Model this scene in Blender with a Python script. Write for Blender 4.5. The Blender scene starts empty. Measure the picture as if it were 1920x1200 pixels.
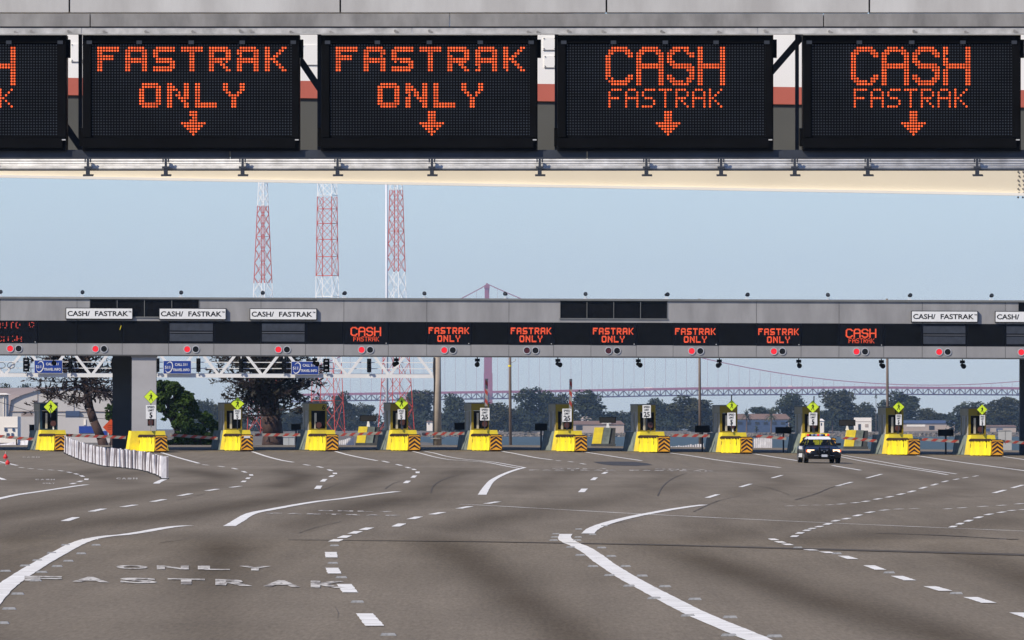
import bpy, bmesh, math, random
import numpy as np
from mathutils import Vector, Matrix
random.seed(7)
rng = np.random.default_rng(7)
SC = bpy.context.scene
COL = SC.collection

# ------------------------------------------------------------------ camera
FPX, CX, HY, CAMZ = 20000.0, 960.0, 800.0, 1.70      # focal length in photo pixels, centre column, horizon row, eye height
cam = bpy.data.cameras.new('camera'); camo = bpy.data.objects.new('camera', cam); COL.objects.link(camo)
cam.sensor_width = 36.0; cam.lens = 36.0 * FPX / 1920.0
cam.shift_y = (HY - 600.0) / 1920.0
cam.clip_start = 1.0; cam.clip_end = 60000.0
camo.location = (0, 0, CAMZ); camo.rotation_euler = (math.radians(90), 0, 0)
SC.camera = camo

# ------------------------------------------------------------------ sky, sun, exposure
SUN_EL, SUN_AZ = math.radians(40), math.radians(50)   # sun behind the camera's left shoulder
sun_dir = Vector((-math.sin(SUN_AZ) * math.cos(SUN_EL), -math.cos(SUN_AZ) * math.cos(SUN_EL), math.sin(SUN_EL)))
world = bpy.data.worlds.new('World'); SC.world = world; world.use_nodes = True
wn = world.node_tree.nodes; wl = world.node_tree.links
bg = wn['Background']
sky = wn.new('ShaderNodeTexSky'); sky.sky_type = 'NISHITA'; sky.sun_disc = False
sky.sun_elevation = SUN_EL; sky.sun_rotation = math.pi + SUN_AZ
sky.air_density = 1.0; sky.dust_density = 0.3; sky.ozone_density = 2.5; sky.altitude = 0
tint = wn.new('ShaderNodeMix'); tint.data_type = 'RGBA'; tint.blend_type = 'MULTIPLY'
tint.inputs[0].default_value = 1.0; tint.inputs[7].default_value = (0.83, 0.97, 1.38, 1)
wl.new(sky.outputs[0], tint.inputs[6]); wl.new(tint.outputs[2], bg.inputs[0])
bg.inputs[1].default_value = 0.108
sun = bpy.data.lights.new('sun', 'SUN'); sun.energy = 4.9; sun.angle = math.radians(0.53); sun.color = (1.0, 0.895, 0.735)
suno = bpy.data.objects.new('sun', sun); COL.objects.link(suno)
suno.rotation_euler = sun_dir.to_track_quat('Z', 'Y').to_euler(); suno.location = (-60, -40, 80)
SC.view_settings.view_transform = 'Standard'; SC.view_settings.look = 'None'
SC.view_settings.exposure = 0.0; SC.view_settings.gamma = 1.0; SC.view_settings.use_curve_mapping = False
SC.render.engine = 'CYCLES'
SC.cycles.use_denoising = True
SC.cycles.max_bounces = 6; SC.cycles.diffuse_bounces = 3; SC.cycles.volume_bounces = 0; SC.cycles.transparent_max_bounces = 12

# ------------------------------------------------------------------ helpers
def P(px, py, Y):
    """a surveyed point: photo column and row at a known distance Y in metres"""
    return Vector(((px - CX) / FPX * Y, Y, CAMZ - (py - HY) / FPX * Y))

# the road's long profile: depth of the surface under the eye, by distance
_prof = np.array([(30, 1.72), (85, 1.70), (120, 1.70), (150, 1.685), (160, 1.69), (166, 1.785), (172, 1.85), (180, 1.86), (200, 1.775), (250, 1.76), (300, 1.775), (360, 1.93),
                  (420, 2.03), (500, 2.02), (571, 1.93), (610, 1.65), (636, 1.46), (645, 1.37), (656, 1.24), (692, 1.22), (730, 1.7), (800, 3.0), (900, 4.4), (1200, 4.6)])
def _hermite(x, xs, ys):
    m = np.gradient(ys, xs)
    i = np.clip(np.searchsorted(xs, x) - 1, 0, len(xs) - 2)
    h = xs[i + 1] - xs[i]; t = np.clip((x - xs[i]) / h, 0, 1)
    return ((2*t**3 - 3*t**2 + 1) * ys[i] + (t**3 - 2*t**2 + t) * h * m[i] + (-2*t**3 + 3*t**2) * ys[i+1] + (t**3 - t**2) * h * m[i+1])
def gz(X, Y):
    X = np.asarray(X, float); Y = np.asarray(Y, float)
    s = np.clip((Y - 380) / 260, 0, 1); s = s * s * (3 - 2 * s)
    fall = np.clip(X, 0, 60) * 0.0105 * s
    return CAMZ - _hermite(Y, _prof[:, 0], _prof[:, 1]) - fall
_fy = np.arange(30, 705, 0.1); _fd = _hermite(_fy, _prof[:, 0], _prof[:, 1]); _fdl = _fd.tolist()
def gz1(X, Y):
    """the same road height for one point"""
    i = min(max((Y - 30) * 10, 0), len(_fdl) - 2.001); k = int(i); d = _fdl[k] + (_fdl[k + 1] - _fdl[k]) * (i - k)
    s = min(max((Y - 380) / 260, 0), 1); s = s * s * (3 - 2 * s)
    return CAMZ - d - min(max(X, 0), 60) * 0.0105 * s
def ground(px, py):
    """where the sight line through a photo pixel first meets the road"""
    def row(Y): return HY + FPX * (CAMZ - gz1((px - CX) / FPX * Y, Y)) / Y
    lo = 40.0; step = 8.0
    while lo < 680 and row(lo + (1.0 if 150 < lo < 182 else step)) > py: lo += 1.0 if 150 < lo < 182 else step
    hi = min(lo + (1.0 if 150 < lo < 182 else step), 688.0)
    for _ in range(22):
        mid = (lo + hi) / 2
        if row(mid) > py: lo = mid
        else: hi = mid
    Y = (lo + hi) / 2; X = (px - CX) / FPX * Y
    return Vector((X, Y, gz1(X, Y)))

LOC = {}
ORD = ['first', 'second', 'third', 'fourth', 'fifth', 'sixth', 'seventh', 'eighth', 'ninth', 'tenth', 'eleventh', 'twelfth', 'thirteenth',
       'fourteenth', 'fifteenth', 'sixteenth', 'seventeenth', 'eighteenth', 'nineteenth', 'twentieth', 'twenty-first', 'twenty-second', 'twenty-third',
       'twenty-fourth', 'twenty-fifth', 'twenty-sixth', 'twenty-seventh', 'twenty-eighth', 'twenty-ninth', 'thirtieth']
def tag(o, label=None, cat=None, group=None, kind=None):
    if label: o['label'] = label
    if cat: o['category'] = cat
    if group: o['group'] = group
    if kind: o['kind'] = kind
    return o
def thing(name, label, cat, loc, rot=(0, 0, 0), group=None):
    o = bpy.data.objects.new(name, None); COL.objects.link(o)
    o.empty_display_size = 0.2
    o.location = loc; o.rotation_euler = rot
    LOC[o.name] = Vector(loc)
    return tag(o, label, cat, group)
def copy_tree(o, parent=None):
    c = o.copy(); COL.objects.link(c); c.parent = parent
    for ch in o.children: copy_tree(ch, c)
    return c

class MB:
    def __init__(s): s.v = []; s.f = []
    def add(s, vs, fs):
        n = len(s.v); s.v += [tuple(v) for v in vs]; s.f += [tuple(i + n for i in f) for f in fs]; return s
    def box(s, x0, x1, y0, y1, z0, z1):
        return s.add([(x0,y0,z0),(x1,y0,z0),(x1,y1,z0),(x0,y1,z0),(x0,y0,z1),(x1,y0,z1),(x1,y1,z1),(x0,y1,z1)],
                     [(0,3,2,1),(4,5,6,7),(0,1,5,4),(1,2,6,5),(2,3,7,6),(3,0,4,7)])
    def hexa(s, b, t):     # four bottom points, four top points (counter-clockwise from above)
        return s.add(list(b) + list(t), [(0,3,2,1),(4,5,6,7),(0,1,5,4),(1,2,6,5),(2,3,7,6),(3,0,4,7)])
    def pbox(s, px0, px1, py0, py1, Y, dep):
        a = P(px0, py1, Y); b = P(px1, py0, Y)
        return s.box(a.x, b.x, Y, Y + dep, a.z, b.z)
    def bar(s, p, q, w, h=None, up=Vector((0, 0, 1))):
        p = Vector(p); q = Vector(q); h = h or w; d = (q - p).normalized()
        if abs(d.dot(up)) > 0.98: up = Vector((0, 1, 0))
        a = d.cross(up).normalized() * (w / 2); b = a.cross(d).normalized() * (h / 2)
        return s.add([p-a-b, p+a-b, p+a+b, p-a+b, q-a-b, q+a-b, q+a+b, q-a+b],
                     [(0,1,2,3),(7,6,5,4),(0,4,5,1),(1,5,6,2),(2,6,7,3),(3,7,4,0)])
    def tube(s, p, q, r0, r1=None, n=8, caps=True):
        p = Vector(p); q = Vector(q); r1 = r0 if r1 is None else r1
        d = (q - p).normalized(); up = Vector((0, 0, 1)) if abs(d.z) < 0.95 else Vector((0, 1, 0))
        a = d.cross(up).normalized(); b = a.cross(d).normalized()
        vs = []
        for c, r in ((p, r0), (q, r1)):
            for k in range(n):
                t = 2 * math.pi * k / n; vs.append(c + a * (r * math.cos(t)) + b * (r * math.sin(t)))
        fs = [(k, (k+1) % n, n + (k+1) % n, n + k) for k in range(n)]
        fs = [tuple(reversed(f)) for f in fs]
        if caps: fs += [tuple(range(n)), tuple(range(2*n-1, n-1, -1))]
        return s.add(vs, fs)
    def path(s, pts, radii, n=6):
        for i in range(len(pts) - 1): s.tube(pts[i], pts[i+1], radii[i], radii[i+1], n, True)
        return s
    def poly(s, pts, back):   # flat outline extruded by vector back
        n = len(pts); back = Vector(back)
        vs = [Vector(p) for p in pts] + [Vector(p) + back for p in pts]
        return s.add(vs, [tuple(range(n)), tuple(range(2*n-1, n-1, -1))] + [(i, n+i, n+(i+1) % n, (i+1) % n) for i in range(n)])
    def build(s, name, mat, parent=None, off=None, smooth=False):
        if off is None: off = LOC.get(parent.name, Vector((0, 0, 0))) if parent else Vector((0, 0, 0))
        me = bpy.data.meshes.new(name)
        me.from_pydata([(v[0]-off[0], v[1]-off[1], v[2]-off[2]) for v in s.v], [], s.f)
        if mat: me.materials.append(mat)
        me.update()
        if smooth: me.polygons.foreach_set('use_smooth', [True] * len(me.polygons))
        o = bpy.data.objects.new(name, me); COL.objects.link(o)
        if parent: o.parent = parent
        LOC[o.name] = Vector(off)
        return o
def share(name, src, parent, loc=(0, 0, 0), rot=None):
    o = bpy.data.objects.new(name, src.data); COL.objects.link(o); o.parent = parent; o.location = loc
    if rot: o.rotation_euler = rot
    return o
def fixn(o):
    bm = bmesh.new(); bm.from_mesh(o.data); bmesh.ops.recalc_face_normals(bm, faces=bm.faces); bm.to_mesh(o.data); bm.free(); return o

_tc = {}
def text_geo(s, res=3, bold=0.012):
    """outline text as flat polygons, scaled to a unit box: verts (u,v in 0..1), faces, aspect"""
    if (s, bold) in _tc: return _tc[(s, bold)]
    cu = bpy.data.curves.new('t', 'FONT'); cu.body = s; cu.resolution_u = res; cu.fill_mode = 'FRONT'; cu.offset = bold
    o = bpy.data.objects.new('t', cu); COL.objects.link(o)
    dg = bpy.context.evaluated_depsgraph_get(); dg.update()
    me = bpy.data.meshes.new_from_object(o.evaluated_get(dg))
    vs = [(v.co.x, v.co.y) for v in me.vertices]; fs = [tuple(p.vertices) for p in me.polygons]
    bpy.data.objects.remove(o); bpy.data.curves.remove(cu); bpy.data.meshes.remove(me)
    xs = [v[0] for v in vs]; ys = [v[1] for v in vs]
    w = max(xs) - min(xs); h = max(ys) - min(ys)
    r = ([((x - min(xs)) / w, (y - min(ys)) / h) for x, y in vs], fs, w / h)
    _tc[(s, bold)] = r; return r
def text_on(mb, s, x0, x1, z0, z1, y):       # writing on an upright face that looks towards -Y
    vs, fs, _ = text_geo(s, 3, 0.022)
    return mb.add([(x0 + u * (x1 - x0), y, z0 + v * (z1 - z0)) for u, v in vs], fs)

# ------------------------------------------------------------------ materials
M = {}
def mat(name, col, rough=0.6, var=0.15, scale=3.0, metal=0.0, bump=0.0, emit=None, est=1.0, stretch=(1, 1, 1), dirt=None):
    m = bpy.data.materials.new(name); m.use_nodes = True; M[name] = m
    nt = m.node_tree; b = nt.nodes['Principled BSDF']; L = nt.links
    b.inputs['Roughness'].default_value = rough; b.inputs['Metallic'].default_value = metal
    b.inputs['Base Color'].default_value = (*col, 1)
    if max(col) < 0.02 and name not in ('car_black', 'pane_dark'): b.inputs['Specular IOR Level'].default_value = 0.08
    if rough > 0.75: b.inputs['Specular IOR Level'].default_value = 0.25
    if var or bump:
        tc = nt.nodes.new('ShaderNodeTexCoord'); mp = nt.nodes.new('ShaderNodeMapping'); mp.inputs['Scale'].default_value = stretch
        no = nt.nodes.new('ShaderNodeTexNoise'); no.inputs['Scale'].default_value = scale; no.inputs['Detail'].default_value = 6; no.inputs['Roughness'].default_value = 0.6
        L.new(tc.outputs['Object'], mp.inputs[0]); L.new(mp.outputs[0], no.inputs['Vector'])
        if var:
            rp = nt.nodes.new('ShaderNodeValToRGB')
            lo = dirt or tuple(c * (1 - var) for c in col); hi = tuple(min(1, c * (1 + var * 0.6)) for c in col)
            rp.color_ramp.elements[0].position = 0.3; rp.color_ramp.elements[0].color = (*lo, 1)
            rp.color_ramp.elements[1].position = 0.7; rp.color_ramp.elements[1].color = (*hi, 1)
            L.new(no.outputs['Fac'], rp.inputs[0]); L.new(rp.outputs[0], b.inputs['Base Color'])
        if bump:
            bp = nt.nodes.new('ShaderNodeBump'); bp.inputs['Strength'].default_value = bump; bp.inputs['Distance'].default_value = 0.05
            L.new(no.outputs['Fac'], bp.inputs['Height']); L.new(bp.outputs[0], b.inputs['Normal'])
    if emit:
        b.inputs['Emission Color'].default_value = (*emit, 1); b.inputs['Emission Strength'].default_value = est
    return m
mat('paint_white', (0.78, 0.77, 0.73), 0.6, 0.22, 5.0, dirt=(0.55, 0.53, 0.49))
mat('lane_paint', (0.80, 0.78, 0.72), 0.75, 0.25, 2.2, dirt=(0.58, 0.55, 0.48))
mat('lane_paint_yellow', (0.62, 0.50, 0.16), 0.75, 0.3, 2.2)
mat('worn_paint', (0.62, 0.59, 0.52), 0.8, 0.4, 1.5, dirt=(0.36, 0.33, 0.28))
mat('patch_shade', (0.06, 0.055, 0.05), 0.9, 0.3, 4)  # dark colour of the painted shadow on the plaza
mat('tar', (0.088, 0.072, 0.052), 0.85, 0.3, 4)
mat('marker_ceramic', (0.26, 0.26, 0.25), 0.5, 0.4, 20)
mat('wall_white', (0.88, 0.86, 0.81), 0.6, 0.06, 0.8)
mat('wall_shade_grey', (0.088, 0.09, 0.082), 0.7, 0.12, 0.7)
mat('wall_red', (0.50, 0.125, 0.085), 0.6, 0.10, 1.0)
mat('wall_cream', (0.78, 0.71, 0.56), 0.65, 0.06, 0.6)
mat('concrete_panel', (0.52, 0.51, 0.48), 0.75, 0.18, 1.4, stretch=(1, 1, 0.3), dirt=(0.40, 0.385, 0.36))
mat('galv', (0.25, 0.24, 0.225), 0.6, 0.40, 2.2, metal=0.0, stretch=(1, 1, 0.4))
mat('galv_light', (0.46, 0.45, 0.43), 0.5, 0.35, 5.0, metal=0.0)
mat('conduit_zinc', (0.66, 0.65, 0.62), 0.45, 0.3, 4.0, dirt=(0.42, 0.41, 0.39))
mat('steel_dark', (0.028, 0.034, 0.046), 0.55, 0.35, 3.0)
mat('black_paint', (0.007, 0.0075, 0.009), 0.5, 0.4, 4.0)
mat('black_matte', (0.0035, 0.0038, 0.0045), 0.55, 0.4, 2.0)
mat('bolt', (0.62, 0.60, 0.56), 0.4, 0.2, 9.0, metal=0.3)
mat('hatch_line', (0.12, 0.115, 0.11), 0.7, 0)
mat('led_off', (0.019, 0.024, 0.034), 0.4, 0.8, 1.0, dirt=(0.007, 0.008, 0.010))  # uneven tone imitates reflections swirling over the sign face
mat('led_on', (0.02, 0.004, 0.001), 0.6, 0, emit=(1.0, 0.120, 0.022), est=1.35)
mat('led_on_far', (0.05, 0.005, 0.002), 0.5, 0, emit=(1.0, 0.105, 0.03), est=1.1)
mat('led_weak', (0.3, 0.03, 0.02), 0.5, 0, emit=(1.0, 0.08, 0.03), est=0.4)
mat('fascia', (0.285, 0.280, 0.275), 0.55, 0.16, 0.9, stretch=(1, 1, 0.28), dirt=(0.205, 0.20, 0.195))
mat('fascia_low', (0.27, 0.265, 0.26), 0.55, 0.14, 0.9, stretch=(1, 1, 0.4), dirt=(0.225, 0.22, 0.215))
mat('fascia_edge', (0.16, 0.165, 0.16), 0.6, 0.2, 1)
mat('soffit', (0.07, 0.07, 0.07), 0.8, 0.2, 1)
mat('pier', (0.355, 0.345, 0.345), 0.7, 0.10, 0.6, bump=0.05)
mat('rear_pier', (0.055, 0.058, 0.066), 0.7, 0.2, 0.5)  # darker than the front pier: canopy shade is put into its colour
mat('glass_dark', (0.006, 0.006, 0.007), 0.25, 0.5, 1.2)
mat('band_black', (0.0055, 0.006, 0.0085), 0.4, 0.4, 0.8)
mat('band_bar', (0.06, 0.063, 0.07), 0.5, 0.1, 1)
mat('sign_white', (0.74, 0.74, 0.72), 0.5, 0.07, 3)
mat('sign_black', (0.012, 0.012, 0.013), 0.6, 0)
mat('signal_ring', (0.55, 0.55, 0.55), 0.4, 0, metal=0.4)
mat('signal_red', (0.12, 0.002, 0.004), 0.5, 0, emit=(1.0, 0.014, 0.028), est=0.95)
mat('signal_off_red', (0.06, 0.006, 0.008), 0.35, 0)
mat('signal_off', (0.012, 0.013, 0.014), 0.35, 0)
mat('camera_white', (0.7, 0.7, 0.68), 0.5, 0)
mat('safety_yellow', (0.93, 0.80, 0.012), 0.55, 0.12, 2.2, stretch=(1, 1, 0.25), dirt=(0.80, 0.62, 0.03))
mat('nose_yellow', (0.84, 0.66, 0.02), 0.65, 0.25, 1.6, dirt=(0.66, 0.50, 0.05))
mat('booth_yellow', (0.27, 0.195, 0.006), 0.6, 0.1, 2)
mat('chev_orange', (0.95, 0.43, 0.015), 0.5, 0.08, 2)
mat('chev_black', (0.03, 0.008, 0.010), 0.6, 0)
mat('rust', (0.045, 0.024, 0.018), 0.85, 0.5, 9)
mat('island_green', (0.20, 0.235, 0.21), 0.8, 0.4, 1.6, dirt=(0.11, 0.13, 0.115))
mat('island_base', (0.07, 0.075, 0.075), 0.85, 0.3, 2)
mat('booth_grey', (0.42, 0.37, 0.255), 0.7, 0.1, 2)
mat('slat_light', (0.52, 0.48, 0.39), 0.5, 0.3, 2)
mat('booth_dark', (0.008, 0.008, 0.008), 0.5, 0)
mat('booth_teal', (0.015, 0.05, 0.075), 0.2, 0.4, 1.2)
mat('lime', (0.60, 0.78, 0.02), 0.5, 0.05, 3)
mat('orange_sign', (0.62, 0.075, 0.018), 0.6, 0.1, 2)
mat('arm_red', (0.34, 0.04, 0.022), 0.55, 0.2, 3)
mat('arm_white', (0.26, 0.25, 0.225), 0.6, 0.15, 3)
mat('lamp_brown', (0.07, 0.018, 0.010), 0.5, 0)
mat('truss_white', (0.76, 0.76, 0.74), 0.5, 0.1, 1)
mat('sign_blue', (0.012, 0.045, 0.26), 0.45, 0.05, 2)
mat('pole_concrete', (0.40, 0.34, 0.27), 0.8, 0.2, 2)
mat('pole_wood', (0.20, 0.155, 0.125), 0.85, 0.3, 6, stretch=(1, 1, 0.1))
mat('pole_white', (0.66, 0.66, 0.68), 0.4, 0.05, 1)
mat('post_white', (0.78, 0.77, 0.77), 0.6, 0.25, 5.0, stretch=(1, 1, 0.4), dirt=(0.50, 0.47, 0.48))
mat('post_grey', (0.22, 0.19, 0.195), 0.7, 0.35, 6.0, stretch=(1, 1, 0.4))
mat('rubber', (0.02, 0.02, 0.02), 0.8, 0)
mat('bark', (0.065, 0.040, 0.034), 0.9, 0.4, 3, stretch=(1, 1, 0.3), bump=0.6)
mat('twig', (0.042, 0.029, 0.026), 0.9, 0.45, 1.5)
mat('needle_dark', (0.028, 0.027, 0.018), 0.9, 0.5, 0.7)
mat('leaf_green', (0.038, 0.072, 0.008), 0.8, 0.6, 0.9, dirt=(0.010, 0.022, 0.004))
mat('leaf_euc', (0.036, 0.044, 0.014), 0.8, 0.6, 0.22, dirt=(0.008, 0.012, 0.005))
mat('leaf_euc_warm', (0.055, 0.055, 0.020), 0.8, 0.6, 0.20, dirt=(0.014, 0.016, 0.007))
mat('leaf_far_dark', (0.016, 0.024, 0.014), 0.8, 0.5, 0.12)
mat('palm_leaf', (0.055, 0.062, 0.026), 0.8, 0.4, 0.3)
mat('trunk_far', (0.14, 0.10, 0.085), 0.9, 0.3, 0.5)
mat('bridge_hazed_orange', (0.31, 0.085, 0.115), 0.6, 0.08, 0.05)  # orange dulled towards purple, with distance haze mixed into the colour
mat('far_wall', (0.44, 0.36, 0.30), 0.8, 0.15, 0.1)
mat('far_white', (0.85, 0.78, 0.68), 0.8, 0.1, 0.1)
mat('far_roof', (0.20, 0.13, 0.10), 0.8, 0.2, 0.1)
mat('far_blue', (0.06, 0.09, 0.16), 0.8, 0.2, 0.1)
mat('hangar', (0.50, 0.47, 0.44), 0.8, 0.08, 0.2)
mat('hangar_roof', (0.28, 0.225, 0.20), 0.8, 0.15, 0.2)
mat('pane_dark', (0.03, 0.035, 0.045), 0.3, 0.2, 1)
mat('cabinet', (0.42, 0.42, 0.40), 0.6, 0.1, 1)
mat('riprap', (0.24, 0.20, 0.16), 0.9, 0.5, 0.3)
mat('dirt_land', (0.16, 0.14, 0.11), 0.95, 0.35, 0.05)
mat('car_black', (0.004, 0.0045, 0.007), 0.3, 0); M['car_black'].node_tree.nodes['Principled BSDF'].inputs['Specular IOR Level'].default_value = 0.28
mat('car_white', (0.80, 0.80, 0.79), 0.25, 0)
mat('car_trim', (0.008, 0.008, 0.009), 0.5, 0)
mat('headlamp', (0.9, 0.6, 0.4), 0.2, 0, emit=(1.0, 0.62, 0.36), est=2.0)
mat('headlamp_side', (0.7, 0.15, 0.04), 0.2, 0, emit=(1.0, 0.14, 0.04), est=0.35)
mat('bar_red', (0.6, 0.01, 0.015), 0.25, 0, emit=(1.0, 0.02, 0.03), est=0.45)
mat('bar_blue', (0.03, 0.06, 0.22), 0.2, 0)
mat('bar_clear', (0.30, 0.32, 0.35), 0.15, 0)
mat('bar_amber', (0.8, 0.35, 0.05), 0.25, 0, emit=(1.0, 0.42, 0.05), est=1.1)
mat('plate', (0.5, 0.52, 0.56), 0.4, 0)
mat('tyre', (0.010, 0.010, 0.010), 0.8, 0)
mat('rim', (0.20, 0.20, 0.20), 0.4, 0, metal=0.5)
mat('beacon_red', (0.62, 0.02, 0.018), 0.5, 0.1, 4)
mat('wire', (0.03, 0.03, 0.035), 0.7, 0)

def wear(name, thr, scale):
    m = M[name]; nt = m.node_tree; L = nt.links; b = nt.nodes['Principled BSDF']; old = b.inputs['Base Color'].links[0].from_socket
    tc = nt.nodes.new('ShaderNodeTexCoord'); mp = nt.nodes.new('ShaderNodeMapping'); mp.inputs['Scale'].default_value = (1, 0.12, 1); n = nt.nodes.new('ShaderNodeTexNoise'); n.inputs['Scale'].default_value = scale; n.inputs['Detail'].default_value = 8; n.inputs['Roughness'].default_value = 0.75
    L.new(tc.outputs['Object'], mp.inputs[0]); L.new(mp.outputs[0], n.inputs['Vector'])
    r = nt.nodes.new('ShaderNodeMapRange'); r.inputs['From Min'].default_value = thr; r.inputs['From Max'].default_value = thr + 0.10; L.new(n.outputs['Fac'], r.inputs['Value'])
    x = nt.nodes.new('ShaderNodeMix'); x.data_type = 'RGBA'; L.new(r.outputs[0], x.inputs[0]); L.new(old, x.inputs[6]); x.inputs[7].default_value = (0.19, 0.165, 0.135, 1); L.new(x.outputs[2], b.inputs['Base Color'])
wear('worn_paint', 0.47, 5.0); wear('lane_paint', 0.60, 7.0)
def flicker(name, lo, hi, scale):
    m = M[name]; nt = m.node_tree; b = nt.nodes['Principled BSDF']; tc = nt.nodes.new('ShaderNodeTexCoord'); n = nt.nodes.new('ShaderNodeTexNoise'); n.inputs['Scale'].default_value = scale; n.inputs['Detail'].default_value = 2
    r = nt.nodes.new('ShaderNodeMapRange'); r.inputs['From Min'].default_value = 0.3; r.inputs['From Max'].default_value = 0.7; r.inputs['To Min'].default_value = lo; r.inputs['To Max'].default_value = hi
    nt.links.new(tc.outputs['Object'], n.inputs['Vector']); nt.links.new(n.outputs['Fac'], r.inputs['Value']); nt.links.new(r.outputs[0], b.inputs['Emission Strength'])
flicker('led_on', 0.95, 1.75, 9.0); flicker('led_on_far', 0.8, 1.4, 4.0)
g = bpy.data.materials.new('windscreen'); g.use_nodes = True; M['windscreen'] = g
nt = g.node_tree; pb = nt.nodes['Principled BSDF']; pb.inputs['Base Color'].default_value = (0.012, 0.014, 0.013, 1); pb.inputs['Roughness'].default_value = 0.05
tr = nt.nodes.new('ShaderNodeBsdfTransparent'); tr.inputs[0].default_value = (0.72, 0.80, 0.68, 1)
mx = nt.nodes.new('ShaderNodeMixShader'); mx.inputs[0].default_value = 0.35
nt.links.new(tr.outputs[0], mx.inputs[1]); nt.links.new(pb.outputs[0], mx.inputs[2]); nt.links.new(mx.outputs[0], nt.nodes['Material Output'].inputs[0])

# lattice tower paint: red and white bands by height above ground
def band_mat(name, edges):
    m = bpy.data.materials.new(name); m.use_nodes = True; M[name] = m; nt = m.node_tree; b = nt.nodes['Principled BSDF']
    tc = nt.nodes.new('ShaderNodeTexCoord'); sx = nt.nodes.new('ShaderNodeSeparateXYZ'); dv = nt.nodes.new('ShaderNodeMath'); dv.operation = 'DIVIDE'; dv.inputs[1].default_value = 60
    rp = nt.nodes.new('ShaderNodeValToRGB'); rp.color_ramp.interpolation = 'CONSTANT'
    red, white = (0.52, 0.062, 0.045, 1), (0.86, 0.86, 0.84, 1)
    rp.color_ramp.elements[0].position = 0; rp.color_ramp.elements[0].color = red
    rp.color_ramp.elements[1].position = edges[0] / 60; rp.color_ramp.elements[1].color = white
    for k, e in enumerate(edges[1:]):
        el = rp.color_ramp.elements.new(e / 60); el.color = red if k % 2 == 0 else white
    nt.links.new(tc.outputs['Object'], sx.inputs[0]); nt.links.new(sx.outputs['Z'], dv.inputs[0]); nt.links.new(dv.outputs[0], rp.inputs[0]); nt.links.new(rp.outputs[0], b.inputs['Base Color'])
    b.inputs['Roughness'].default_value = 0.6
    return m

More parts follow.
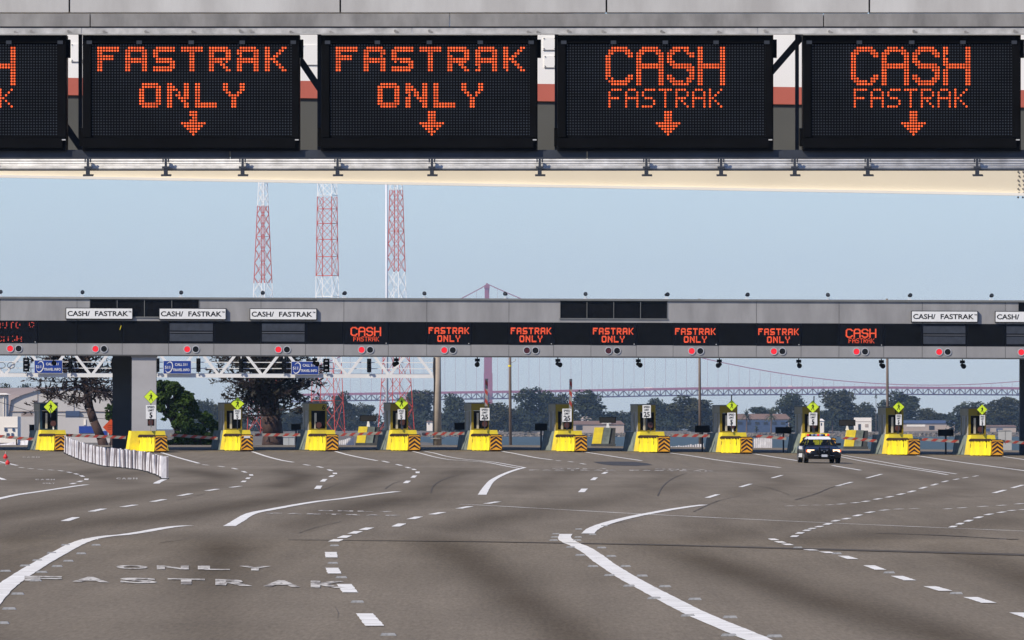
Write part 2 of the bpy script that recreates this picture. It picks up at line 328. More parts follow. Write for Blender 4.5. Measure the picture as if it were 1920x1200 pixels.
# asphalt: worn grey brown, oil darkened lane centres carried on the mesh, fine aggregate
def asphalt():
    m = bpy.data.materials.new('asphalt'); m.use_nodes = True; M['asphalt'] = m; nt = m.node_tree; L = nt.links; b = nt.nodes['Principled BSDF']
    tc = nt.nodes.new('ShaderNodeTexCoord')
    def noise(sc, det, st=(1, 1, 1), rough=0.6):
        mp = nt.nodes.new('ShaderNodeMapping'); mp.inputs['Scale'].default_value = st
        n = nt.nodes.new('ShaderNodeTexNoise'); n.inputs['Scale'].default_value = sc; n.inputs['Detail'].default_value = det; n.inputs['Roughness'].default_value = rough
        L.new(tc.outputs['Object'], mp.inputs[0]); L.new(mp.outputs[0], n.inputs['Vector']); return n
    big = noise(0.05, 4, (1.0, 0.35, 1)); mid = noise(0.9, 5, (1, 0.10, 1)); fine = noise(26, 3, (1, 0.045, 1), 0.75)
    rp = nt.nodes.new('ShaderNodeValToRGB')
    rp.color_ramp.elements[0].position = 0.30; rp.color_ramp.elements[0].color = (0.166, 0.139, 0.102, 1)
    rp.color_ramp.elements[1].position = 0.72; rp.color_ramp.elements[1].color = (0.216, 0.183, 0.138, 1)
    L.new(big.outputs['Fac'], rp.inputs[0])
    def mul(col, fac_out, lo, hi):
        r = nt.nodes.new('ShaderNodeMapRange'); r.inputs['From Min'].default_value = 0.25; r.inputs['From Max'].default_value = 0.75; r.inputs['To Min'].default_value = lo; r.inputs['To Max'].default_value = hi
        L.new(fac_out, r.inputs['Value'])
        x = nt.nodes.new('ShaderNodeMix'); x.data_type = 'RGBA'; x.blend_type = 'MULTIPLY'; x.inputs[0].default_value = 1
        L.new(col, x.inputs[6]); L.new(r.outputs[0], x.inputs[7]); return x.outputs[2]
    c = mul(rp.outputs[0], mid.outputs['Fac'], 0.90, 1.08)
    c = mul(c, fine.outputs['Fac'], 0.74, 1.26)
    trk = noise(2.6, 4, (1, 0.012, 1)); c = mul(c, trk.outputs['Fac'], 0.90, 1.08)          # tyre tracks run along the lanes
    drip = noise(3.4, 5, (1, 0.05, 1), 0.8); dr = nt.nodes.new('ShaderNodeMapRange'); dr.inputs['From Min'].default_value = 0.66; dr.inputs['From Max'].default_value = 0.76; dr.inputs['To Min'].default_value = 1.0; dr.inputs['To Max'].default_value = 0.72
    L.new(drip.outputs['Fac'], dr.inputs['Value']); xx = nt.nodes.new('ShaderNodeMix'); xx.data_type = 'RGBA'; xx.blend_type = 'MULTIPLY'; xx.inputs[0].default_value = 1; L.new(c, xx.inputs[6]); L.new(dr.outputs[0], xx.inputs[7]); c = xx.outputs[2]
    at = nt.nodes.new('ShaderNodeAttribute'); at.attribute_name = 'oil'
    md = nt.nodes.new('ShaderNodeMath'); md.operation = 'MULTIPLY'
    mr = nt.nodes.new('ShaderNodeMapRange'); mr.inputs['From Min'].default_value = 0.3; mr.inputs['From Max'].default_value = 0.7; mr.inputs['To Min'].default_value = 0.75; mr.inputs['To Max'].default_value = 1.1
    L.new(mid.outputs['Fac'], mr.inputs['Value']); L.new(at.outputs['Fac'], md.inputs[0]); L.new(mr.outputs[0], md.inputs[1])
    x = nt.nodes.new('ShaderNodeMix'); x.data_type = 'RGBA'; x.blend_type = 'MIX'; x.clamp_factor = True
    dk = nt.nodes.new('ShaderNodeMix'); dk.data_type = 'RGBA'; dk.blend_type = 'MULTIPLY'; dk.inputs[0].default_value = 1; dk.inputs[7].default_value = (0.36, 0.325, 0.27, 1)
    L.new(c, dk.inputs[6]); L.new(md.outputs[0], x.inputs[0]); L.new(c, x.inputs[6]); L.new(dk.outputs[2], x.inputs[7])
    L.new(x.outputs[2], b.inputs['Base Color'])
    b.inputs['Roughness'].default_value = 0.95; b.inputs['Specular IOR Level'].default_value = 0.04
    return m
asphalt()

def watermat():
    m = bpy.data.materials.new('water'); m.use_nodes = True; M['water'] = m; nt = m.node_tree; L = nt.links; b = nt.nodes['Principled BSDF']
    b.inputs['Base Color'].default_value = (0.060, 0.085, 0.080, 1); b.inputs['Roughness'].default_value = 0.55; b.inputs['IOR'].default_value = 1.33; b.inputs['Specular IOR Level'].default_value = 0.22
    tc = nt.nodes.new('ShaderNodeTexCoord'); mp = nt.nodes.new('ShaderNodeMapping'); mp.inputs['Scale'].default_value = (1, 0.25, 1)
    n = nt.nodes.new('ShaderNodeTexNoise'); n.inputs['Scale'].default_value = 0.35; n.inputs['Detail'].default_value = 6
    bp = nt.nodes.new('ShaderNodeBump'); bp.inputs['Strength'].default_value = 1.0; bp.inputs['Distance'].default_value = 0.9
    L.new(tc.outputs['Object'], mp.inputs[0]); L.new(mp.outputs[0], n.inputs['Vector']); L.new(n.outputs['Fac'], bp.inputs['Height']); L.new(bp.outputs[0], b.inputs['Normal'])
    return m
watermat()

# ================================================================== THE SETTING
# oil-darkened wheel and drip tracks down the lanes: polylines (column, row, half width, strength)
OIL = [
 [(395,1240,85,.35),(392,1120,80,.45),(412,1060,75,.85),(420,1030,80,.95),(405,1014,80,.6)],
 [(1120,1240,80,.8),(1056,1176,78,.9),(985,1132,72,.95),(932,1086,66,.9),(861,1040,66,1.0),(820,1018,62,.8),(800,1005,60,.3)],
 [(1860,1225,80,.8),(1758,1188,72,.95),(1642,1155,64,1.0),(1508,1117,56,.95),(1411,1082,50,.95),(1315,1051,50,.95),(1235,1026,50,.5),(1190,1012,45,.2)],
 [(2050,1130,80,.9),(1920,1082,60,.9),(1835,1051,60,.7),(1760,1030,60,.3)],
 [(-80,1230,90,.5),(-60,1130,60,.5),(60,1010,60,.4),(130,990,70,.3)],
 [(30,1010,60,.7),(110,985,80,.7),(330,968,70,.9),(430,950,60,.9),(540,933,60,.8),(650,914,50,.4)],
 [(-60,975,60,.8),(60,955,70,.8),(190,935,60,.7),(330,918,50,.5),(420,900,40,.6),(412,893,35,.9),(383,887,35,.9),(335,880,35,.7),(290,868,30,.6),(262,850,26,.8)],
 [(560,985,55,.6),(660,955,60,.85),(740,938,60,.9),(830,929,55,.6)],
 [(860,990,60,.6),(930,972,60,.8),(1010,958,60,.6),(1100,943,55,.6),(1210,925,50,.4),(1290,905,40,.4)],
 [(1330,1006,70,.7),(1450,990,60,.3),(1560,960,50,.4),(1650,938,50,.4)],
 [(1530,1012,80,.7),(1640,1004,90,.7),(1760,996,80,.4),(1880,975,60,.6)],
 [(1400,1000,50,.6),(1300,985,40,.4),(1420,955,45,.3)],
 [(530,910,36,.9),(556,900,36,1.),(567,892,34,.9),(533,883,34,.7),(483,872,30,.8),(440,857,26,.8),(420,848,22,.9)],
 [(640,913,36,.6),(677,901,36,.8),(712,888,34,.9),(684,873,32,.9),(631,855,28,.8),(590,846,22,.9)],
 [(800,922,40,.6),(830,900,40,.6),(872,880,36,.7),(820,870,34,.8),(770,858,30,.8),(720,846,22,.9)],
 [(985,915,36,.5),(1030,895,36,.4),(1090,880,36,.5),(1000,868,30,.6),(940,857,26,.8),(880,847,20,.9)],
 [(1200,910,36,.4),(1260,892,36,.5),(1180,872,30,.5),(1090,858,26,.7),(1025,847,20,.9)],
 [(1390,925,36,.4),(1480,905,36,.5),(1420,884,30,.5),(1330,868,26,.6),(1220,854,22,.8),(1180,848,20,.9)],
 [(1570,930,36,.4),(1680,908,36,.4),(1560,882,30,.5),(1450,866,26,.6),(1360,853,22,.8),(1330,849,20,.9)],
 [(1700,935,36,.4),(1830,915,36,.4),(1720,890,30,.5),(1600,872,26,.6),(1500,856,22,.8)],
 [(1900,900,36,.4),(1780,880,30,.5),(1680,864,26,.7),(1630,856,20,.9)],
 [(1920,884,30,.5),(1830,866,26,.7),(1785,857,20,.9)],
 [(40,905,40,.5),(120,893,40,.5),(190,882,36,.8),(150,872,36,.9),(110,862,30,.8),(60,852,26,.7)],
 [(240,905,36,.5),(190,895,40,.6),(260,886,36,.6)],
]
def make_road():
    u = np.linspace(-1, 1, 321); X = 74 * np.sinh(4.2 * u) / math.sinh(4.2)
    Ys = np.concatenate([np.linspace(-40, 60, 26)[:-1], 1.0 / np.linspace(1 / 60, 1 / 705, 760)])
    XX, YY = np.meshgrid(X, Ys); ZZ = gz(XX, np.maximum(YY, 30))
    nr, nc = XX.shape
    vs = np.stack([XX, YY, ZZ], -1).reshape(-1, 3)
    idx = np.arange(nr * nc).reshape(nr, nc)
    fs = np.stack([idx[:-1, :-1], idx[:-1, 1:], idx[1:, 1:], idx[1:, :-1]], -1).reshape(-1, 4)
    me = bpy.data.meshes.new('road'); me.from_pydata(vs.tolist(), [], fs.tolist()); me.materials.append(M['asphalt'])
    me.polygons.foreach_set('use_smooth', [True] * len(me.polygons))
    yy = np.maximum(vs[:, 1], 60)
    px = CX + vs[:, 0] / yy * FPX; py = HY + (CAMZ - vs[:, 2]) / yy * FPX
    oil = np.zeros(len(vs)); rowtop = py.reshape(nr, nc).max(1); rowbot = py.reshape(nr, nc).min(1)
    for tr in OIL:
        a = np.array(tr); best = np.zeros(len(vs))
        pts = []
        for i in range(len(a) - 1):
            for t in np.linspace(0, 1, 10, endpoint=False): pts.append(a[i] * (1 - t) + a[i + 1] * t)
        pts = np.array(pts)
        for (cx, cy, hw, st) in pts:
            hw = hw * 1.2; vh = np.clip((cy - 835) * 0.10, 1.8, 30)
            k0, k1 = np.searchsorted(-rowtop, -(cy + 2 * vh)) - 1, np.searchsorted(-rowbot, -(cy - 2 * vh)) + 1
            sl_ = slice(max(k0, 0) * nc, max(k1, 0) * nc)
            d = ((px[sl_] - cx) / hw) ** 2 + ((py[sl_] - cy) / vh) ** 2
            best[sl_] = np.maximum(best[sl_], np.where(d < 4, st * np.exp(-d * 1.4), 0))
        oil = np.maximum(oil, best)
    oil = np.clip(oil * 0.84, 0, 1)
    at = me.attributes.new('oil', 'FLOAT', 'POINT'); at.data.foreach_set('value', oil.astype(np.float32))
    o = bpy.data.objects.new('road', me); COL.objects.link(o); tag(o, 'wide worn grey brown toll plaza approach road', kind='structure')
    LOC[o.name] = Vector((0, 0, 0)); return o
road = make_road()

def lift(Y): return 0.006 + 0.000008 * Y
def densify(pts, n=7):
    """smooth curve through the surveyed pixels"""
    p = [Vector((a, b)) for a, b in pts]
    if len(p) == 2: return [p[0].lerp(p[1], t) for t in np.linspace(0, 1, n * 2)]
    p = [p[0] * 2 - p[1]] + p + [p[-1] * 2 - p[-2]]; out = []
    for i in range(1, len(p) - 2):
        for k in range(n):
            t = k / n; a, b, c, d = p[i-1], p[i], p[i+1], p[i+2]
            out.append(0.5 * ((2*b) + (c - a) * t + (2*a - 5*b + 4*c - d) * t*t + (3*b - 3*c + d - a) * t**3))
    out.append(p[-2]); return out
def strip(name, pts, w, m, smooth=True, extra=0.0, wob=0.0):
    pts = densify(pts) if smooth else [Vector(p) for p in pts]
    g0 = [ground(p.x, p.y) for p in pts]; g = [g0[0]]
    for q in g0[1:]:                      # follow the road's dips between the surveyed points
        k = max(1, int(abs(q.y - g[-1].y) / 1.5)) if min(q.y, g[-1].y) < 190 else 1; p0 = g[-1]
        for j in range(1, k + 1): c = p0.lerp(q, j / k); c.z = gz1(c.x, c.y); g.append(c)
    mb = MB(); L, R = [], []
    for i, p in enumerate(g):
        d = (g[min(i+1, len(g)-1)] - g[max(i-1, 0)]); d.z = 0
        if d.length < 1e-6: d = Vector((0, 1, 0))
        n = Vector((d.y, -d.x, 0)).normalized()
        ww = w * (1 + wob * random.uniform(-1, 1))
        for sgn, arr in ((-1, L), (1, R)):
            q = p + n * (sgn * ww / 2); q.z = gz1(q.x, q.y) + lift(q.y) + extra; arr.append(q)
    k = len(g)
    mb.add(L + R, [(i, k + i, k + i + 1, i + 1) if (R[i]-L[i]).cross(g[i+1]-g[i]).z > 0 else (i, i + 1, k + i + 1, k + i) for i in range(k - 1)])
    return mb.build(name, m, road)

LINES = [
 ([(-60,1190),(-25,1140),(0,1110),(20,1093),(50,1073),(83,1053),(110,1038),(140,1022),(167,1012),(200,1006),(233,1003),(267,998),(300,992),(327,988),(353,986)], .22),
 ([(430,987),(447,977),(463,967),(480,961),(507,956),(533,951),(567,945),(600,940),(636,936),(666,932),(702,927),(745,922)], .22),
 ([(1061,1002),(1059,1010),(1070,1018),(1091,1027),(1112,1040),(1130,1054),(1148,1066),(1180,1086),(1219,1107),(1257,1127),(1296,1147),(1334,1164),(1373,1180),(1411,1196),(1470,1221)], .22),
 ([(1102,1001),(1112,992),(1134,983),(1162,975),(1197,967),(1224,962),(1257,956),(1296,950),(1321,947)], .22),
 ([(904,928),(911,916),(921,903),(935,894),(953,886),(971,880),(984,877)], .22),
 ([(984,877),(957,872),(928,867),(900,864),(865,860.5),(836,855.5),(815,850),(794,846)], .14),
 ([(978,879),(953,875),(914,867.5),(879,864.5),(843,862),(815,857),(790,850.5),(772,846)], .14),
 ([(303,849),(333,858),(373,869)], .20), ([(473,847),(500,856),(527,863),(550,867)], .20),
 ([(627,846),(652,853),(680,859),(707,864)], .20),
 ([(939,846),(967,851),(1003,858),(1035,862.5)], .20), ([(1091,847),(1127,852.5),(1162,858),(1203,864)], .20),
 ([(1253,849),(1296,855),(1353,864),(1411,871),(1463,877)], .20), ([(1407,850),(1450,857),(1496,864)], .20), ([(1560,873),(1614,882)], .18),
 ([(1577,853),(1642,864),(1720,878),(1793,889)], .14), ([(1573,856),(1623,866),(1681,875.5),(1739,884),(1777,890.5)], .14),
 ([(1716,854),(1777,863.5),(1854,874),(1914,882),(1960,889)], .20), ([(1880,856),(1920,862),(1960,869)], .20),
 ([(-40,945),(0,935),(33,928),(67,923),(107,917),(140,912),(163,909)], .20), ([(-30,860),(0,866),(32,873)], .2),
 ([(293,907),(297,904),(308,899)], .22), ([(-20,892),(0,897),(8,900)], .2),
]
for pts, w in LINES: strip('lane_line', pts, w, M['lane_paint'], wob=0.05)
strip('lane_line', [(862,946),(900,947.5),(1000,953),(1180,963),(1400,974),(1680,986.5),(1960,998)], .075, M['lane_paint'], wob=0.5)
strip('lane_line', [(73,1005.5),(104,1005.5)], .05, M['lane_paint_yellow'])
mbp = MB(); top = [(x, np.interp(x, [540, 900, 1240, 1560, 1960], [1012.2, 1015.5, 1021.2, 1029.6, 1040.2])) for x in range(540, 1961, 35)]; up_ = []; dn_ = []
for x, y in top:
    for arr, e in ((up_, 0), (dn_, np.interp(x, [540, 1000, 1500, 1960], [.5, 1.2, 2.4, 3.4]))):
        q = ground(x, y + e); arr.append((q.x, q.y, q.z + lift(q.y)))
k = len(up_); mbp.add(up_ + dn_, [(i, k + i, k + i + 1, i + 1) for i in range(k - 1)]); fixn(mbp.build('paving_joint', M['tar'], road))
strip('pavement_seam', [(-40,984),(150,983),(420,984),(700,985),(980,995)], .03, M['tar'])
strip('pavement_seam', [(1000,928),(1180,933),(1500,931),(1700,930)], .05, M['tar'])
for pts, w in [([(808,924),(812,912),(828,901),(852,893),(872,889)], .06), ([(722,917),(735,908),(752,902)], .05), ([(1233,930),(1243,912),(1262,897),(1288,887)], .06),
               ([(1300,960),(1345,940),(1390,930)], .04), ([(1490,938),(1530,926),(1560,914),(1600,905)], .06), ([(1745,930),(1800,930.5),(1885,931.5)], .30),
               ([(330,938),(360,932),(384,926)], .05), ([(300,1018),(330,1014),(352,1012)], .05), ([(628,1139),(634,1150),(632,1160)], .006), ([(560,1000),(590,990),(640,978)], .03), ([(1130,985),(1200,975),(1290,972)], .04), ([(1640,1000),(1760,1004),(1900,1012)], .25), ([(1380,905),(1440,915),(1480,928)], .04), ([(640,905),(600,920),(560,925)], .04), ([(640,940),(720,943),(790,950)], .04)]:
    strip('tar_seam', pts, w * 0.55, M['tar'], wob=0.5)
# shadow of something overhead, painted on the plaza as a dark patch
mbp = MB(); ring = [(1112,866.2),(1150,865.6),(1190,866),(1214,869),(1224,872.3),(1190,873.6),(1150,872.8),(1128,870.4)]
gr = [ground(*p) for p in ring]
mbp.add([(p.x, p.y, p.z + lift(p.y)) for p in gr], [tuple(range(len(gr)))]); fixn(mbp.build('shadow_patch', M['patch_shade'], road))

DASHES = [
 ([(385,872),(415,875),(440,879),(458,885),(471,891),(465,897),(457,903)], .16, .42),
 ([(442,913),(398,919),(347,928),(297,939),(242,949),(183,957),(132,974)], .16, .42),
 ([(575,872),(600,876),(619,882),(628,888),(622,893),(607,901),(597,914)], .18, .45),
 ([(723,866),(748,872),(765,877),(776,880.5),(783,886),(776,894),(763,904)], .18, .45),
 ([(1047,864),(1070,866),(1093,870)], .16, .4), ([(1134,887),(1114,898),(1093,920)], .18, .3),
 ([(923,943),(871,952),(820,963),(778,971.6),(748,985)], .16, .42),
 ([(687,992),(666,999),(646,1007),(630,1014)], .16, .62),
 ([(621,1041),(625,1071),(651,1104),(693,1163),(765,1240)], .16, .34),
 ([(1450,1012),(1463,1017),(1477,1021.6)], .12, .6), ([(1521,1032),(1552,1036.5),(1590,1046),(1640,1065),(1694,1085),(1758,1104.5),(1837,1126),(1925,1156)], .14, .42),
 ([(1490,1006),(1500,1000),(1513,995),(1523,991.5),(1536,988),(1552,983),(1567,977),(1587,973),(1608,967),(1631,961),(1658,957),(1685,955),(1714,954)], .12, .5),
 ([(1777,954.5),(1804,952.6),(1843,950),(1878,948),(1912,945)], .12, .42),
 ([(1481,949),(1506,948),(1531,947.6),(1556,947),(1577,945.6),(1604,943),(1623,940.6),(1646,936),(1668,932),(1689,927),(1709,922),(1731,915),(1752,909),(1772,903),(1793,899),(1810,896),(1829,893)], .13, .5),
 ([(1336,930.6),(1398,910.6),(1457,894)], .14, .32), ([(1583,908),(1639,893)], .14, .5), ([(1874,922),(1908,912.5)], .14, .6),
 ([(1787,988),(1800,982.6),(1816,977),(1835,970.7),(1854,965),(1878,961),(1897,957.6),(1918,956)], .12, .5),
 ([(40,877),(58,879),(76,880.3),(95,881.4),(114,883),(130,886),(143,889),(154,893),(162,899),(150,903),(137,907)], .16, .5),
]
for pts, w, fr in DASHES:
    for i, p in enumerate(pts):
        a = pts[max(i-1, 0)]; b = pts[min(i+1, len(pts)-1)]; s = fr / 2 * (1.0 if i in (0, len(pts)-1) else 0.5)
        dx, dy = (b[0]-a[0]) * s, (b[1]-a[1]) * s
        strip('lane_dash', [(p[0]-dx, p[1]-dy), p, (p[0]+dx, p[1]+dy)], w, M['lane_paint'], wob=0.08)

def road_letters(s, x0, x1, fa, fb, na, nb, m):
    """stencilled capitals lying on the road, far edge rows fa..fb, near edge rows na..nb, left to right"""
    n = len(s); step = (x1 - x0) / n
    for i, ch in enumerate(s):
        if ch == ' ': continue
        vs, fs, _ = text_geo(ch, 3, 0.045); mb = MB(); out = []
        for u, v in vs:
            t = (i + u * 0.78) / n; yf = fa + (fb - fa) * t; yn = na + (nb - na) * t
            q = ground(x0 + (i + u * 0.78) * step, yn + (yf - yn) * v); out.append((q.x, q.y, q.z + lift(q.y)))
        mb.add(out, fs); o = mb.build('road_letter', m, road)
road_letters('ONLY', 217, 525, 1060.5, 1062.5, 1067.5, 1071, M['worn_paint'])
road_letters('FASTRAK', 46, 672, 1080.5, 1091.5, 1089.5, 1104.5, M['worn_paint'])
road_letters('ONLY', 596, 745, 956.8, 959.4, 958.4, 961.2, M['worn_paint'])
road_letters('FASTRAK', 500, 760, 962, 966.2, 963.6, 968.2, M['worn_paint'])
road_letters('ONLY', 1035, 1150, 878.0, 878.4, 879.0, 879.4, M['worn_paint'])
road_letters('FASTRAK', 992, 1160, 881, 881.4, 882.2, 882.6, M['worn_paint'])
road_letters('ONLY', 1228, 1330, 879, 880.8, 880, 881.9, M['worn_paint'])
road_letters('FASTRAK', 1180, 1345, 881.4, 883, 882.6, 884.3, M['worn_paint'])
for s, x0, x1, a, b in [('CASH', 42, 76, 856.4, 858.2), ('CASH', 66, 105, 898.4, 900.6), ('ONLY', 80, 104, 905.6, 907.6), ('CASH', 218, 260, 896, 899)]:
    road_letters(s, x0, x1, a, a, b, b, M['worn_paint'])

# raised pavement markers, domes glued along the lines
MK = [(123,1023),(180,1023),(97,1038),(152,1039),(70,1052),(128,1053),(47,1062),(107,1063),(10,1072),(78,1074),(67,1090),(33,1115),(17,1143),(3,1170),
 (1042,1002),(1040,1008),(1038,1014),(1084,1008),(1082,1014),(1070,1027),(1128,1028),(1088,1042),(1146,1044),(1112,1063),(1173,1063),(1143,1080),(1204,1081),(1180,1100),(1228,1123),
 (1247,1101),(1226,1123.5),(1303,1125),(1290,1156),(1369,1159),(1367,1193),(1452,1195),(627,1024),(624,1057),(640,1084),(670,1130),(728,1192),(1569,1039),(1667.5,1075),(1793,1114),(1496,1028),(1133,987),(1085,993),(1111,1003)]
dm = MB(); dm.hexa([(-.066, -.055, 0), (.066, -.055, 0), (.066, .055, 0), (-.066, .055, 0)], [(-.052, -.028, .021), (.052, -.028, .021), (.052, .028, .021), (-.052, .028, .021)])
first = None
for p in MK:
    q = ground(*p); q.z += 0.001
    if first is None: first = dm.build('pavement_marker', M['marker_ceramic'], road, off=(0, 0, 0)); first.location = q
    else: share('pavement_marker', first, road, q)

# water of the bay and the land beyond the plaza
SEA = CAMZ - 4.2
mb = MB(); mb.add([(-2350, 690, SEA), (2350, 690, SEA), (2350, 17000, SEA), (-2350, 17000, SEA)], [(0, 1, 2, 3)])
tag(mb.build('water', M['water']), 'grey green bay water beyond the toll plaza', kind='structure')
def land(name, label, x0, x1, y0, y1, z, jitter, step, m):
    nx = max(2, int((x1-x0)/step)); ny = max(2, int((y1-y0)/step)); mb = MB()
    for j in range(ny+1):
        for i in range(nx+1):
            edge = i in (0, nx) or j in (0, ny)
            mb.v.append((x0 + (x1-x0)*i/nx, y0 + (y1-y0)*j/ny, SEA - 0.5 if edge else z + random.uniform(-jitter, jitter)))
    for j in range(ny):
        for i in range(nx): a = j*(nx+1)+i; mb.f.append((a, a+1, a+nx+2, a+nx+1))
    return tag(mb.build(name, m, smooth=True), label, kind='structure')
land('ground', 'bare dirt spit on the left beyond the plaza', -420, -7, 712, 2300, CAMZ - 2.15, 0.12, 22, M['dirt_land'])
land('far_shore', 'low scrubby shore across the water', -1500, 1500, 4440, 6400, SEA + 2.0, 0.5, 40, M['dirt_land'])
mb = MB()
for k in range(2600):
    px = random.uniform(560, 1940); Y = 4425 + random.uniform(-6, 26); x = (px - CX) / FPX * Y; r = random.uniform(0.4, 0.8); z = SEA + (Y - 4419) * 0.04
    c = Vector((x, Y, z)); vs = [c + Vector((random.uniform(-1, 1), random.uniform(-1, 1), random.uniform(-.7, .9))).normalized() * r * random.uniform(.7, 1.2) for _ in range(6)]
    mb.add(vs, [(0,1,2),(0,2,3),(0,3,4),(0,4,1),(5,2,1),(5,3,2),(5,4,3),(5,1,4)])
tag(mb.build('riprap', M['riprap']), 'pale line of riprap stones along the far shore', 'rocks', kind='stuff')

# ================================================================== OVERHEAD STRUCTURE NEAR THE CAMERA
YS, YW = 160.0, 165.0        # distance of the sign gantry and of the overcrossing wall behind it
ov = thing('pedestrian_overcrossing', 'white overcrossing wall with red stripe and cream lower girder behind the message signs', 'overpass', P(960, 330, YW))
def sl(py, px, k=0.0128): return py + k * (px - 960)
def wallband(name, y0, y1, Y, dep, m, k=0.0128, k2=None, x0=-700, x1=2650):
    k2 = k if k2 is None else k2
    b = [P(x0, sl(y1, x0, k2), Y), P(x1, sl(y1, x1, k2), Y)]; t = [P(x0, sl(y0, x0, k), Y), P(x1, sl(y0, x1, k), Y)]
    D = Vector((0, dep, 0)); mb = MB(); mb.hexa([b[0], b[1], b[1]+D, b[0]+D], [t[0], t[1], t[1]+D, t[0]+D]); return mb.build(name, m, ov)
wallband('upper_wall', 24, 156.5, YW, 0.4, M['wall_white'])
wallband('stripe', 156.5, 189, YW, 0.4, M['wall_red'])
wallband('lower_wall', 189, 300, YW + 0.04, 0.36, M['wall_shade_grey'])  # shadow of signs and gantry on the wall, painted as a grey band
wallband('girder', 297, 347, YW - 0.3, 0.06, M['wall_cream'], 0.0, 0.0177)
wallband('girder_flange', 345, 350, YW - 0.36, 0.10, M['wall_white'], 0.0177, 0.0177)
for a, b in ((-700, -378), (-376, 129), (131, 637), (639, 1136), (1138, 1629), (1631, 2130), (2132, 2650)):
    mb = MB(); mb.pbox(a + 0.6, b - 0.6, -45, 23, YW - 0.25, 0.5); mb.build('parapet_panel', M['concrete_panel'], ov)
mb = MB(); mb.pbox(-700, 2650, -44, 22, YW - 0.1, 0.3); mb.build('parapet_backing', M['hatch_line'], ov)
for (x0, x1, y0, y1) in ((133, 158, 82, 116), (566, 600, 84, 122), (1018, 1043, 70, 94), (1020, 1043, 104, 127)):
    mb = MB(); mb.pbox(x0, x1, y0, y1, YW - 0.012, 0.012); h = mb.build('hatch', M['wall_white'], ov)
    mb = MB(); mb.pbox(x0, x1, y1 - 0.7, y1 + 0.4, YW - 0.016, 0.004); mb.pbox(x1 - .4, x1 + .6, y0, y1, YW - 0.016, 0.004); mb.build('hatch_joint', M['hatch_line'], h)
    for bx in (x0 + 2, x1 - 3):
        for by in (y0 + 2, y1 - 3):
            mb = MB(); c = P(bx, by, YW - 0.012); mb.tube(c, c + Vector((0, -0.012, 0)), 0.009, n=6); mb.build('bolt', M['hatch_line'], h)
for i in range(7):
    for dx in (0, 9):
        c = P(1909 + dx + (i % 2) * 1.5, 322 + i * 8, YW - 0.3); mb = MB(); mb.tube(c, c + Vector((0, -0.02, 0)), 0.016, 0.010, n=8); mb.build('rivet', M['galv'], ov)
for x in (-220, 2140):        # piers carrying the overcrossing, beyond the frame edges
    c = P(x, 347, YW); mb = MB(); mb.box(c.x - .6, c.x + .6, YW - .2, YW + .6, float(gz(c.x, YW)) - 0.2, c.z + 0.2); mb.build('pier', M['wall_cream'], ov)

ga = thing('sign_gantry', 'galvanised steel sign gantry with long box beam, dark struts and lower conduit rack', 'gantry', P(960, 297, YS))
D = 0.0
def gpart(name, x0, x1, y0, y1, Y, dep, m): mb = MB(); mb.pbox(x0, x1, y0, y1, Y, dep); return mb.build(name, m, ga)
for a, b in ((-700, 168), (170, 842), (844, 1543), (1545, 2650)): gpart('top_beam', a, b, 25.5, 49.5, YS - 0.10, 0.5, M['galv'])
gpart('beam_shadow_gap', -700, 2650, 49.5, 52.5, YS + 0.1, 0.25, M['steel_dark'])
for a, b in ((-700, 152), (153, 772), (773, 1420), (1421, 2650)): gpart('lower_flange', a, b, 52.0, 62.5, YS - 0.08, 0.12, M['galv_light'])
gpart('flange_lip', -700, 2650, 62.5, 64.2, YS - 0.14, 0.16, M['galv_light'])
for x in (28, 58, 128, 195, 273, 361, 450, 470, 545, 620, 741, 805, 990, 1008, 1065, 1130, 1240, 1347, 1434, 1555, 1713, 1810, 1902):
    c = P(x, random.uniform(57.5, 60.5), YS - 0.08); mb = MB(); mb.tube(c, c + Vector((0, -0.03, 0)), 0.022, n=6); mb.bar(c + Vector((.02, -.03, -.01)), c + Vector((.055, -.03, -.03)), .022, .03); mb.build('bolt', M['galv'], ga)
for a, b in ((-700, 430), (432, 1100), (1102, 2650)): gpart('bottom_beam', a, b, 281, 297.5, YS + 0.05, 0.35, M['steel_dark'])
for x, y0, x2, y1 in ((560, 108, 606, 176), (1506, 66, 1440, 142), (116, 226, 160, 290), (-330, 66, -260, 160)):
    mb = MB(); mb.bar(P(x, y0, YS + 0.75), P(x2, y1, YS + 0.75), 0.11, 0.10); mb.build('diagonal_strut', M['steel_dark'], ga)
for x in (-320, 134, 582, 1027, 1478, 1935):
    gpart('hanger_post', x - 6 if x not in (134, 582, 1027, 1478) else x + 13, x + 6 if x not in (134, 582, 1027, 1478) else x + 20, 64, 281, YS + 0.62, 0.1, M['steel_dark'])
for yy, r in ((300.5, .019), (305.5, .022), (310, .020)):
    mb = MB(); mb.tube(P(-700, yy, YS - 0.05), P(2650, yy, YS - 0.05), r, n=8); mb.build('conduit', M['conduit_zinc'], ga, smooth=True)
mb = MB(); mb.tube(P(-700, 315, YS - 0.06), P(2650, 315, YS - 0.06), .030, n=10); mb.build('conduit', M['galv_light'], ga, smooth=True)
gpart('conduit_tray', -700, 2650, 317.8, 319.6, YS - 0.09, 0.2, M['steel_dark'])
proto = None; y_ = YS - 0.12
